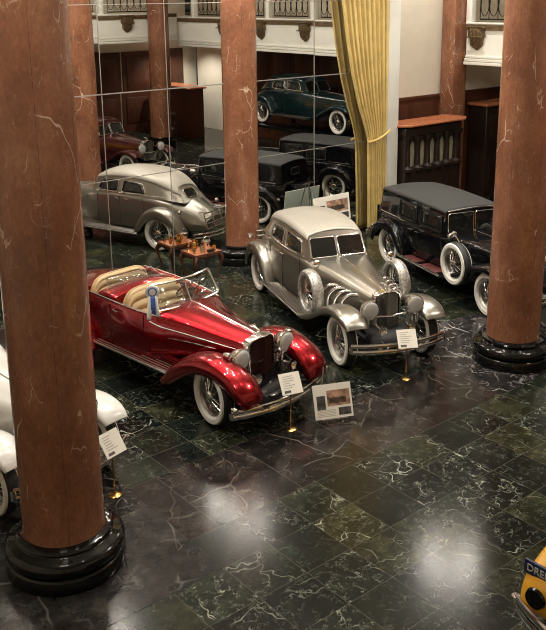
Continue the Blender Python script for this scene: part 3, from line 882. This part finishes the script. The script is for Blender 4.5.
def black_limo(root):
    bs, hs, cab = closed_car(root, BLK)
    for s in (-1, 1):
        put_wheel('road', root, (-.92, s*.86, .76), 'spare_wheel', **WK)
        MB().tube([(-.92, s*.80, 1.17), (-1.25, s*.70, 1.24)], .014, 6).lathe([(0, .05), (.05, .03), (.06, 0), (.05, -.012), (0, -.02)], 16, 'x', (-1.22, s*.72, 1.25)).build('side_mirror', 'chrome', root)
        MB().lathe([(0, -.16), (.04, -.13), (.075, -.05), (.085, 0), (.07, .02), (0, .03)], 16, 'x', (-1.38, s*.66, 1.15)).build('cowl_lamp', 'chrome', root)
        MB().lathe([(0, -.05), (.04, -.04), (.05, 0), (.04, .03), (0, .04)], 14, 'x', (-4.26, s*.80, .72)).build('tail_lamp', 'chrome', root)
    MB().box((-4.55, 0, .80), (.40, .90, .52), bev=.03).build('trunk', 'black', root)
    # visor rim above the windscreen
    MB().tube([(-1.63, -.60, 1.58), (-1.58, -.3, 1.62), (-1.57, 0, 1.635), (-1.58, .3, 1.62), (-1.63, .60, 1.58)], .016, 6).build('roof_trim', 'chrome', root)
blk = car_root('limousine_car', 'black pre-war limousine with grey cloth roof parked right of the silver sedan', 13.17, -5.97, -17)
black_limo(blk)

# --- red convertible
def red_convertible(root):
    P = 'red'
    hs = catmull6([(.12, .265, .50, 1.08, .10, .07), (-.35, .36, .50, 1.12, .12, .08), (-.85, .47, .48, 1.18, .15, .08), (-1.22, .60, .47, 1.235, .16, .06), (-1.42, .66, .47, 1.25, .12, .03)], 5)
    h = MB().loft([body_ring(*q) for q in hs], True, True, True).build('hood', P, root)
    MB().tube([(q[0], 0, q[3]+q[5]+.003) for q in hs[:-4]], .009, 6).build('hood_hinge', 'chrome', h)
    for s in (-1, 1):
        MB().tube([(q[0], s*(q[1]+.004), q[3]-q[4]-.02) for q in hs], .008, 6).build('side_molding', 'chrome', h)
        MB().tube([(-.32-.10*k, s*(side_w(hs, -.32-.10*k)+.012), .90) for k in range(9)], [.004, .012]*4+[.004], 6).build('hood_vent', 'chrome', h)
    # open body: two side walls, a middle cowl, the tail
    st = catmull6([(-1.30, .62, .47, 1.20), (-1.7, .70, .46, 1.22), (-2.3, .735, .46, 1.24), (-2.9, .74, .46, 1.25), (-3.3, .72, .46, 1.25)], 5)
    for s in (-1, 1):
        rings = [[(x, s*(w-.06), zb), (x, s*w, zb+.06), (x, s*(w+.012), (zb+zt)/2), (x, s*w, zt-.05), (x, s*(w-.012), zt-.012), (x, s*(w-.04), zt), (x, s*(w-.075), zt-.02), (x, s*(w-.085), zt-.1), (x, s*(w-.085), zb+.1)] for x, w, zb, zt in st]
        b = MB().loft(rings, True, True, True).build('body_side', P, root)
        MB().tube([(x, s*(w-.025), zt+.004) for x, w, zb, zt in st], .012, 6).build('side_molding', 'chrome', b)
        line_tubes(b, 'door_seam', 'darkmetal', [[(x, s*(side_w(st, x)+.008), z) for z in (.50, .7, .9, 1.05, 1.19)] for x in (-1.55, -2.30)], .005)
        MB().tube([(-2.18, s*.735, 1.13), (-2.18, s*.775, 1.13), (-2.04, s*.78, 1.125)], .011, 6).build('door_handle', 'chrome', b)
    MB().box((-2.2, 0, .50), (2.4, 1.28, .05)).build('cabin_floor', 'darkmetal', root)
    tail = catmull6([(-3.12, .725, .47, 1.235, .05, .015), (-3.5, .70, .47, 1.21, .12, .05), (-4.0, .60, .48, 1.10, .2, .08), (-4.5, .44, .50, .88, .22, .08), (-4.85, .28, .53, .70, .12, .04)], 5)
    MB().loft([body_ring(*q) for q in tail], True, True, True).build('tail', P, root)
    mid = catmull6([(-2.34, .60, 1.10, 1.245, .05, .05), (-2.5, .635, 1.10, 1.285, .05, .06), (-2.72, .65, 1.10, 1.27, .05, .05)], 4)
    MB().loft([body_ring(*q) for q in mid], True, True, True).build('rear_cowl', P, root)
    # pleated leather seats
    def bench(xf, xr, ztop, hw, name):
        sr = []
        n = 26
        for k in range(n+1):
            y = hw*(2*k/n-1); e = math.sqrt(max(0., 1-(abs(y)/hw)**6)); ring = []
            for t in range(41):
                u = t/40
                bul = .034*abs(sin(u*pi*5))
                xx = xr+(xf-xr)*.12+.16*(1-u)*.9+bul
                ring.append((xx*1., y*1., .62+(ztop-.62)*(.25+.75*e)*u))
            for t in range(5):
                a = pi*t/4; ring.append((xr+.0+.06*cos(a)+.02, y, (.62+(ztop-.62)*(.25+.75*e))+.045*sin(a)*e))
            ring.append((xr-.04, y, .62))
            sr.append(ring)
        b = MB().loft(sr, True, True, True)
        c = MB().box(((xf+xr)/2+.05, 0, .70), (abs(xf-xr), hw*2-.04, .24), bev=.06)
        o = b.build(name, 'tan', root, sharp=55)
        c.build('seat_cushion', 'tan', o, sharp=55)
        MB().tube([(xr+.03, hw*.97*(2*k/30-1), .62+(ztop-.62)*(.25+.75*math.sqrt(max(0, 1-(.97*abs(2*k/30-1))**6)))+.045*math.sqrt(max(0, 1-(.97*abs(2*k/30-1))**6))) for k in range(31)], .010, 6).build('seat_piping', 'tan', o)
    bench(-1.62, -2.20, 1.34, .60, 'front_seat'); bench(-2.70, -3.06, 1.36, .60, 'rear_seat')
    # dash, wheel
    MB().loft([[(-1.44, y, 1.25) for y in (-.58, -.3, 0, .3, .58)], [(-1.50, y, 1.22) for y in (-.58, -.3, 0, .3, .58)], [(-1.48, y, 1.02) for y in (-.58, -.3, 0, .3, .58)]], False).build('dashboard', 'darkwood', root, solid=.02)
    sw = MB(); c = Vector((-1.72, .34, 1.30)); ax = Vector((-.75, 0, .66)).normalized(); e1 = Vector((0, 1, 0)); e2 = ax.cross(e1)
    sw.tube([c+.21*(e1*cos(a)+e2*sin(a)) for a in [2*pi*k/28 for k in range(28)]], .013, 8, True)
    for a in (0.5, 2.6, 4.71): sw.tube([c, c+.21*(e1*cos(a)+e2*sin(a))], .008, 6)
    sw.tube([c, c-ax*.35], .018, 8); sw.build('steering_wheel', 'darkmetal', root)
    # windscreen, two panes in a chrome frame
    b0 = lambda y: Vector((-1.235-.10*(abs(y)/.63)**2, y, 1.265+.0*y)); t0 = lambda y: Vector((-1.41-.10*(abs(y)/.58)**2, y*.93, 1.615))
    out = [b0(y) for y in (-.63, -.4, -.2, 0, .2, .4, .63)]+[t0(y) for y in (.63, .4, .2, 0, -.2, -.4, -.63)]
    out = round_poly(out, .05, 3)
    MB().tube(out, .017, 8, True).tube([b0(0), t0(0)], .012, 8).build('windshield_frame', 'chrome', root)
    for s in (-1, 1):
        MB().loft([[b0(s*y) for y in (.01, .2, .4, .61)], [t0(s*y) for y in (.01, .2, .4, .61)]], False).build('windshield', 'clear', root, solid=.005)
    MB().tube([(-1.5, .0, 1.56), (-1.5, 0, 1.59)], .01, 6).box((-1.5, 0, 1.555), (.03, .17, .06), bev=.01).build('rear_view_mirror', 'chrome', root)
    # rear wind deflector
    MB().loft([[(-2.62, y, 1.30) for y in (-.5, 0, .5)], [(-2.78, y, 1.40) for y in (-.45, 0, .45)]], False).build('rear_windshield', 'clear', root, solid=.005)
    MB().tube([(-2.62, -.5, 1.30), (-2.78, -.45, 1.40), (-2.78, .45, 1.40), (-2.62, .5, 1.30)], .009, 6).build('rear_windshield_frame', 'chrome', root)
    ff = [(.70, .46, .46, .80, .03, .04), (.67, .57, .45, .84, .08, .09), (.54, .705, .45, .865, .10, .10), (.30, .81, .45, .87, .115, .10), (0, .86, .45, .885, .13, .10), (-.32, .805, .46, .885, .12, .12), (-.62, .655, .49, .88, .10, .14), (-.86, .47, .54, .87, .07, .12), (-.98, .35, .58, .86, .03, .04)]
    W = 3.55
    rf = [(-W+.90, .36, .58, .86, .03, .04), (-W+.72, .62, .56, .90, .10, .14), (-W+.42, .80, .54, .90, .13, .2), (-W, .88, .52, .90, .14, .22), (-W-.42, .80, .50, .89, .14, .2), (-W-.80, .58, .50, .88, .12, .14), (-W-1.05, .34, .5, .84, .04, .05)]
    build_fenders(root, ff, rf, P)
    S = dict(paint=P, wb=W, track=.71, steer=RAD(-11), rb=(-.86, -W+.82, .60, .82, .50), ribs=4, rbmat='reddark', valmat='red')
    running(root, S); wheels(root, S)
    frontend(root, dict(grille=(.22, .25, .275, .47, 1.16), grillekw=dict(bars=27, vee=.10, slat='maroonslat', depth=.08), hl=(.27, .44, .93, .155), bump=(.80, .34, .92), bumpkw=dict(bow=.22, h=.036, gap=.075), rbump=(-5.0, .38, .8)))
    ap = [[(.80, y, .42) for y in (-.52, -.25, 0, .25, .52)], [(.50, y, .50+.05*(1-abs(y)/.5)) for y in (-.5, -.25, 0, .25, .5)], [(.14, y, .60) for y in (-.48, -.25, 0, .25, .48)]]
    MB().loft(ap, False).build('front_apron', 'black', root, solid=.014)
    for s in (-1, 1):
        MB().lathe([(0, 0), (.03, .0), (.036, .08), (.06, .14), (.078, .16), (.06, .15), (0, .10)], 16, 'x', (.34, s*.34, .68)).build('horn', 'chrome', root)
        MB().lathe([(0, -.06), (.03, -.05), (.042, 0), (.034, .035), (0, .05)], 14, 'x', (.63, s*.90, .47)).build('bumper_lamp', 'chrome', root)
        MB().lathe([(0, -.12), (.028, -.08), (.042, 0), (.034, .03), (0, .04)], 14, 'x', (.20, s*.60, 1.02)).build('fender_lamp', 'chrome', root)
redc = car_root('convertible_car', 'dark red open convertible with tan leather seats and whitewall tyres', 6.97, -5.77, 6.5)
red_convertible(redc)

# --- ivory car behind the left column
IV = dict(SIL); IV.update(paint='ivory', roofpaint='ivory', cabpaint='ivory', rbmat='ivory', valmat='ivory')
def ivory_car(root):
    bs, hs, cab = closed_car(root, IV)
    for s in (-1, 1):
        for k in range(6):
            x = -.40-k*.15; w = side_w(hs, x)
            MB().tube([(x, s*(w+.012), 1.00), (x-.06, s*(w+.02), .82), (x-.09, s*(w+.02), .66)], .022, 8).build('hood_vent', 'chrome', root)
ivc = car_root('ivory_car', 'ivory white pre-war car mostly hidden behind the left marble column', 3.80, -5.88, 10)
ivory_car(ivc)

# --- yellow car at the lower right corner
YL = dict(SIL); YL.update(paint='yellow', roofpaint='yellow', cabpaint='yellow', rbmat='yellow', valmat='yellow', bump=(.82, .34, .82), bumpkw=dict(bow=.22, h=.045, gap=.09), wb=3.0, rf=RF4(3.0), rb=(-1.4, -2.5, .58, .9, .36),
    ff=[(.60, .40, .42, .74, .02, .03), (.58, .50, .40, .77, .06, .06), (.46, .64, .38, .79, .08, .10), (.2, .75, .38, .80, .10, .12), (-.1, .80, .38, .82, .10, .14), (-.5, .72, .44, .86, .10, .14), (-1.0, .50, .54, .90, .05, .08), (-1.4, .37, .56, .90, .015, .04)],
    hood=[(.34, .36, .42, .74, .12, .04), (.0, .44, .44, .88, .16, .06), (-.6, .50, .46, 1.02, .16, .06), (-1.2, .56, .46, 1.14, .15, .06), (-1.82, .60, .45, 1.22, .12, .03)], grille=(.42, .34, .36, .40, .74), hl=(.46, .56, .62, .10))
YL.pop('rbump')
def yellow_car(root):
    closed_car(root, YL)
    r = MB().box((.52, -.42, .74), (.03, .76, .14), bev=.008).build('license_plate', 'bluePlate', root)
    cu = bpy.data.curves.new('plate_text', 'FONT'); cu.body = 'DRELL'; cu.size = .098; cu.extrude = .004; cu.align_x = 'LEFT'; cu.align_y = 'CENTER'
    tmp = bpy.data.objects.new('plate_text', cu); COL.objects.link(tmp)
    me = bpy.data.meshes.new_from_object(tmp.evaluated_get(bpy.context.evaluated_depsgraph_get()))
    bpy.data.objects.remove(tmp); bpy.data.curves.remove(cu)
    o = bpy.data.objects.new('plate_lettering', me); COL.objects.link(o); me.materials.clear(); me.materials.append(M['platetext'])
    o.parent = r; o.matrix_local = Matrix.Translation((.538, -.77, .74)) @ Matrix(((0, 0, 1, 0), (1, 0, 0, 0), (0, 1, 0, 0), (0, 0, 0, 1)))
    MB().tube([(.51, -.42, .69), (.38, -.42, .58)], .014, 6).build('plate_bracket', 'darkmetal', r)
    for s in (-1, 1):
        MB().lathe([(.0, -.05), (.06, -.04), (.10, .0), (.09, .03), (0, .04)], 20, 'x', (.66, s*.58, .58)).build('fog_lamp', 'blackstone', root)
        MB().lathe([(0, -.05), (.035, -.03), (.045, 0), (.035, .035), (0, .05)], 14, 'z', (.55, s*.73, .50)).build('bumper_lamp', 'chrome', root)
yel = car_root('yellow_car', 'yellow car with dark blue front plate at the lower right corner', 6.53, -11.82, -90)
yellow_car(yel)

# --- cars across the lobby, met only in the mirror
def variant(name, label, ox, oy, th, paint, roof, base=SIL):
    S = dict(base); S.update(paint=paint, roofpaint=roof, cabpaint=paint, rbmat=paint, valmat=paint)
    S.pop('carpets', None)
    r = car_root(name, label, ox, oy, th); closed_car(r, S); return r
variant('maroon_car', 'dark maroon pre-war car facing the mirror from across the lobby', 14.6, -9.6, 172, 'reddark', 'reddark')
variant('black_car', 'black pre-war car right of the limousine, reflected in the mirror', 16.6, -6.6, -14, 'black', 'blackroof', BLK)
pf = empty('display_platform', (20.2, -7.4, 0)); tag(pf, 'low black display platform under the right balcony, reflected in the mirror', 'platform')
MB().box((0, 0, 1.25), (2.3, 6.2, .10), bev=.02).build('deck', 'blackstone', pf)
for x in (-1, 1):
    for y in (-2.8, 0, 2.8): MB().box((x, y, .60), (.1, .1, 1.2)).build('leg', 'chrome', pf)
tl = variant('teal_car', 'dark teal pre-war car on a platform, reflected in the mirror', 20.2, -5.6, 180, 'teal', 'teal'); tl.location.z = 1.3

# ------------------------------------------------------------------ signs
def sign_stand(x, y, yaw, label, sz=.29, zc=.66, lean=35, shift=(0, 0)):
    r = empty('sign_stand', (x, y, 0), yaw); tag(r, label, 'sign', 'brass sign stands in front of the cars')
    MB().lathe([(0, 0), (.075, 0), (.08, .012), (.06, .022), (.02, .03), (.016, .05), (0, .05)], 24, 'z').build('base', 'brass', r)
    b = MB().lathe([(.011, .03), (.011, .12), (.018, .13), (.011, .14), (.011, zc-.06), (.018, zc-.05), (.011, zc-.03)], 12, 'z')
    b.build('post', 'brass', r)
    a = RAD(lean); h = sz/2; w = sz*.52
    up = Vector((0, sin(a), cos(a))); nrm = Vector((0, -cos(a), sin(a)))
    c = Vector((shift[0], shift[1], zc+.02))
    Q = lambda u, v, o=0.: c+Vector((u, 0, 0))+up*v+nrm*o
    cd = MB().poly([Q(-w, -h), Q(w, -h), Q(w, h), Q(-w, h)], nrm*.008).build('card', 'card', r)
    t = MB(); rnd = random.Random(int(x*100))
    for k in range(6):
        v = h*.62-k*h*.21; e = w*rnd.uniform(.35, .75)
        t.poly([Q(-w*.7, v, .0085), Q(-w*.7+e*1.6, v, .0085), Q(-w*.7+e*1.6, v+.012, .0085), Q(-w*.7, v+.012, .0085)], nrm*.001)
    t.build('print_lines', 'ink', cd)
    MB().poly([Q(-w*.75, -h*.85, .0085), Q(-w*.15, -h*.85, .0085), Q(-w*.15, -h*.62, .0085), Q(-w*.75, -h*.62, .0085)], nrm*.001).build('printed_picture', 'photo2', cd)
    return r
def face_cam(x, y): return math.atan2(y+14.88, x)-pi/2
sign_stand(6.94, -6.68, face_cam(6.99, -6.6)+.42, 'white card on brass stand before the red convertible', zc=.66)
sign_stand(9.32, -6.60, face_cam(9.4, -6.47)+.30, 'white card on brass stand before the silver sedan', zc=.64)
sign_stand(4.31, -6.56, face_cam(4.29, -6.51)+.72, 'white card on brass stand beside the left column and ivory car', zc=.66)

def easel(x, y, yaw, label, w, h, zc, lean, back=None):
    r = empty('info_easel', (x, y, 0), yaw); tag(r, label, 'easel', 'info boards on easels')
    a = RAD(lean); up = Vector((0, sin(a), cos(a))); nrm = Vector((0, -cos(a), sin(a)))
    c = Vector((0, -.13, zc)); Q = lambda u, v, o=0.: c+Vector((u, 0, 0))+up*v+nrm*o
    bd = MB().poly([Q(-w/2, -h/2), Q(w/2, -h/2), Q(w/2, h/2), Q(-w/2, h/2)], nrm*.010).build('board', 'card', r)
    if back: MB().poly([Q(-w/2, -h/2, -.004), Q(w/2, -h/2, -.004), Q(w/2, h/2, -.004), Q(-w/2, h/2, -.004)], nrm*.0035).build('back_panel', back, bd)
    def rect(u0, u1, v0, v1, m, nm): MB().poly([Q(u0*w/2, v0*h/2, .0105), Q(u1*w/2, v0*h/2, .0105), Q(u1*w/2, v1*h/2, .0105), Q(u0*w/2, v1*h/2, .0105)], nrm*.0012).build(nm, m, bd)
    rect(-.30, .90, -.28, .62, 'photo1', 'photo'); rect(-.85, -.40, -.45, .35, 'photo2', 'photo'); rect(.25, .90, -.85, -.42, 'photo2', 'photo')
    rect(-.2, .7, -.15, .20, 'photo2', 'pictured_car')
    t = MB()
    for k in range(5):
        v = -.52-k*.085
        t.poly([Q(-.85*w/2, v*h/2, .0105), Q(.1*w/2, v*h/2, .0105), Q(.1*w/2, (v+.035)*h/2, .0105), Q(-.85*w/2, (v+.035)*h/2, .0105)], nrm*.001)
    t.build('print_lines', 'ink', bd)
    top = zc+h/2+.16
    for s in (-1, 1):
        MB().tube([(s*w*.34, -.06, 0), (s*.05, .04+sin(a)*h/2, top)], .012, 8).build('leg', 'dullchrome', r)
    MB().tube([(0, .26, 0), (0, .06+sin(a)*h/2, top)], .012, 8).build('leg', 'dullchrome', r)
    MB().box((0, -.13-sin(a)*h/2, zc-cos(a)*h/2-.012), (w*.7, .05, .02)).build('ledge', 'dullchrome', r)
    return r
easel(7.62, -6.72, face_cam(7.62, -6.72)+.33, 'small easel with white photo board on the floor between red and silver cars', .55, .47, .285, 22)
easel(13.44, -.40, -.02, 'easel with white photo board by the mirror behind the silver sedan', 1.10, .62, .92, 8, 'backboard')

# ------------------------------------------------------------------ glassware table
def side_table():
    r = empty('side_table', (9.80, -.46, 0)); tag(r, 'small carved wooden table with glassware standing by the mirror', 'table')
    MB().box((0, 0, .585), (.66, .56, .03), bev=.012).build('tabletop', 'redwood', r)
    MB().tube([(-.33, -.28, .605), (.33, -.28, .605), (.33, .28, .605), (-.33, .28, .605)], .012, 6, True).build('table_rim', 'wood', r)
    ap = MB()
    for (a, b) in (((-.29, -.25), (.29, -.25)), ((.29, -.25), (.29, .25)), ((.29, .25), (-.29, .25)), ((-.29, .25), (-.29, -.25))):
        top = []; bot = []
        for k in range(13):
            t = k/12; x = a[0]+(b[0]-a[0])*t; y = a[1]+(b[1]-a[1])*t
            top.append((x, y, .57)); bot.append((x, y, .44+.07*sin(pi*t)+.02*sin(3*pi*t)))
        ap.loft([top, bot], False)
    ap.build('apron', 'wood', r, solid=.02)
    for sx in (-1, 1):
        for sy in (-1, 1):
            q = [(.29, .56, .035), (.33, .46, .042), (.31, .33, .028), (.28, .18, .020), (.27, .07, .018), (.31, .018, .026), (.34, .018, .012)]
            MB().tube(catmull([(sx*u, sy*u*.85, z) for u, z, _ in q], 4), [a[2]+(b[2]-a[2])*k/4 for a, b in zip(q, q[1:]) for k in range(4)]+[q[-1][2]], 8).build('leg', 'wood', r)
side_table()
def item(name, label, prof, m, x, y, z=.6, cat='glassware', parts=None):
    r = MB().lathe(prof, 24, 'z').build(name, m, solid=0.); r.location = (x, y, z); tag(r, label, cat)
    return r
TX, TY, TZ = 9.80, -.46, .601
o = item('glass_decanter', 'clear cut glass decanter at the front of the small table', [(0, 0), (.055, 0), (.06, .02), (.055, .10), (.025, .15), (.018, .20), (.03, .225), (.02, .24), (.03, .27), (0, .30)], 'tumbler', TX-.06, TY-.14, TZ)
o = item('metal_ice_bucket', 'shiny metal ice bucket at the right end of the small table', [(0, 0), (.06, 0), (.07, .03), (.085, .17), (.09, .175), (.08, .18), (.06, .03), (0, .02)], 'chrome', TX+.17, TY+.04, TZ, 'bucket')
MB().tube([(.085*cos(a), 0, .17+.10*sin(a)) for a in [pi*k/10 for k in range(11)]], .006, 6).build('handle', 'chrome', o)
o = item('brass_goblet', 'brass goblet at the left back of the small table', [(0, 0), (.04, 0), (.035, .01), (.008, .03), (.008, .09), (.03, .11), (.042, .18), (.036, .18), (.02, .12), (0, .11)], 'brass', TX-.22, TY+.14, TZ, 'goblet')
o = item('brass_pitcher', 'brass pitcher behind the glass decanter', [(0, 0), (.05, 0), (.065, .05), (.06, .12), (.035, .17), (.045, .21), (.04, .21), (.028, .17), (0, .16)], 'brass', TX-.06, TY+.17, TZ, 'pitcher')
MB().tube([(.055, 0, .07), (.10, 0, .11), (.09, 0, .17), (.04, 0, .19)], .007, 6).build('handle', 'brass', o)
for k, (dx, dy) in enumerate(((-.24, -.10), (-.17, .02), (.04, .05), (.22, -.16))):
    o = item('drinking_glass', ('clear tumbler at the left front corner of the small table', 'amber filled tumbler left of the decanter', 'clear tumbler in the middle of the small table', 'amber filled tumbler at the right front corner of the small table')[k],
             [(0, 0), (.03, 0), (.038, .11), (.035, .11), (.028, .01), (0, .008)], 'amber' if k % 2 else 'tumbler', TX+dx, TY+dy, TZ)
    o['group'] = 'tumblers on the small table'
o = MB().box((0, 0, .03), (.14, .09, .06), bev=.006).build('dark_box', 'darkwood'); o.location = (TX+.10, TY-.20, TZ); tag(o, 'small dark box at the front edge of the small table', 'box')

# ------------------------------------------------------------------ prize rosette on the red car's windshield post
def rosette():
    base = redc.matrix_basis
    p = base @ Vector((-1.30, -.68, 1.60))
    r = empty('prize_rosette', p, face_cam(p.x, p.y)); tag(r, 'blue and white prize rosette hanging on the red convertible', 'rosette')
    n = 48; rings = []
    for rad, amp in ((.045, 0), (.075, .012), (.105, .018)):
        rings.append([(rad*cos(2*pi*k/n), -.01+amp*(1 if k % 2 else -1), rad*sin(2*pi*k/n)) for k in range(n)])
    MB().loft(rings, True).build('pleated_ring', 'ribbon', r, solid=.004, sharp=20)
    MB().lathe([(.052, -.02), (.045, -.03), (0, -.034)], 24, 'y').build('center_disc', 'ribbon', r)
    MB().lathe([(.062, -.012), (.058, -.026), (.050, -.028)], 24, 'y').build('center_rim', 'blue', r, solid=.003)
    for dx, ln, m in ((-.035, .33, 'ribbon'), (.035, .30, 'ribbon'), (0, .25, 'blue')):
        off = -.006 if m == 'blue' else .0
        MB().loft([[(dx*(1+.9*t)-.032, off-.02-.05*sin(2.2*t), -.06-ln*t), (dx*(1+.9*t)+.032, off-.02-.05*sin(2.2*t)-.01, -.06-ln*t-(.02 if t == 1 else 0))] for t in [k/8 for k in range(9)]], False).build('ribbon_tail', m, r, solid=.003)
rosette()

# ------------------------------------------------------------------ lighting
def point(x, y, z, w, r=.07, col=(1., .945, .87)):
    l = bpy.data.lights.new('lamp', 'POINT'); l.energy = w; l.shadow_soft_size = r; l.color = col
    o = bpy.data.objects.new('lamp', l); COL.objects.link(o); o.location = (x, y, z); return o
def chandelier(x, y, z, label, watts, n=10, rad=.5):
    r = empty('chandelier', (x, y, z)); tag(r, label, 'chandelier', 'brass chandeliers')
    f = MB().tube([(0, 0, .1), (0, 0, 8.99-z)], .02, 8).lathe([(0, -.25), (.06, -.2), (.10, -.1), (.05, 0), (.08, .1), (.03, .2), (.02, .3)], 16, 'z')
    f.build('stem', 'brass', r)
    for k in range(n):
        a = 2*pi*k/n; c, s = cos(a), sin(a)
        arm = MB().tube(catmull([(0, 0, .0), (rad*.4*c, rad*.4*s, -.16), (rad*.85*c, rad*.85*s, -.12), (rad*c, rad*s, .0)], 4), .012, 6).build('arm', 'brass', r)
        MB().lathe([(.03, 0), (.012, .0), (.012, .05), (.028, .08), (.03, .11), (.012, .15), (0, .16)], 10, 'z', (rad*c, rad*s, .0)).build('bulb', 'bulb', arm)
    for k in range(n):
        a = 2*pi*k/n
        point(x+rad*1.02*cos(a), y+rad*1.02*sin(a), z+.24, watts/n, .06)
chandelier(13.87, -4.03, 6.5, 'brass chandelier above the black limousine, out of the view', 190, 12)
chandelier(10.9, -.46, 6.0, 'small brass chandelier close to the mirror, out of the view', 80, 8, .32)
chandelier(6.4, -1.5, 6.3, 'brass chandelier left of the middle by the mirror, out of the view', 200, 12)
chandelier(8.3, -5.2, 7.4, 'high brass chandelier above the red and silver cars, out of the view', 380, 24, .8)
chandelier(2.0, -9.0, 7.4, 'brass chandelier above the left column, out of the view', 160)
chandelier(13.2, -10.8, 7.6, 'brass chandelier over the open floor at right, out of the view', 420, 12)
def down(x, y, w, z=8.95, ang=80):
    l = bpy.data.lights.new('downlight', 'SPOT'); l.energy = w; l.spot_size = RAD(ang); l.spot_blend = .6; l.shadow_soft_size = .10; l.color = (1., .95, .88)
    o = bpy.data.objects.new('downlight', l); COL.objects.link(o); o.location = (x, y, z)
for x in (3.5, 6.2, 8.9, 11.6, 14.3, 17.0):
    for y in (-2.5, -5.2): down(x, y, 260)
for x in (5.0, 9.0, 13.0, 17.0): down(x, -9.5, 130)
for x, y in ((20.9, -3.0), (20.9, -7.0), (20.9, -11.0)): down(x, y, 6, 3.83, 120)
down(20.9, -16.9, 280, 4.05, 130); down(13., -16.8, 50, 4.05, 130); down(17.2, -.5, 520, 8.9, 90)  # last spot is an unseen lamp added to brighten the cream recess wall
w = bpy.data.worlds.new('world'); SC.world = w; w.use_nodes = True
w.node_tree.nodes['Background'].inputs[0].default_value = (1., .86, .70, 1); w.node_tree.nodes['Background'].inputs[1].default_value = .03

# ------------------------------------------------------------------ camera
F_PX, YAW, PITCH, ROLL = 871.824, RAD(-39.1207), RAD(14.6981), RAD(-.6725)
cy, sy = cos(YAW), sin(YAW)
fw = Vector((-sy*cos(PITCH), cy*cos(PITCH), -sin(PITCH))); rt = Vector((cy, sy, 0)); up = rt.cross(fw)
r2 = rt*cos(ROLL)+up*sin(ROLL); u2 = -rt*sin(ROLL)+up*cos(ROLL)
cam = bpy.data.cameras.new('camera'); co = bpy.data.objects.new('camera', cam); COL.objects.link(co)
mt = Matrix((r2, u2, -fw)).transposed().to_4x4(); mt.translation = Vector((0, -14.8819, 5.6910)); co.matrix_world = mt
cam.sensor_fit = 'VERTICAL'; cam.sensor_height = 24; cam.lens = F_PX/630*24
cam.shift_y = -(315-225)/630.
cam.clip_start = .05; cam.clip_end = 200
SC.camera = co
SC.view_settings.view_transform = 'Standard'; SC.view_settings.look = 'None'; SC.view_settings.gamma = 1
SC.view_settings.use_curve_mapping = False
SC.view_settings.exposure = 0.78
SC.cycles.use_denoising = True; SC.cycles.pixel_filter_type = 'BLACKMAN_HARRIS'; SC.cycles.filter_width = 1.0
SC.cycles.max_bounces = 9; SC.cycles.glossy_bounces = 6; SC.cycles.transparent_max_bounces = 12
SC.cycles.sample_clamp_indirect = 4.
SC.cycles.blur_glossy = .5
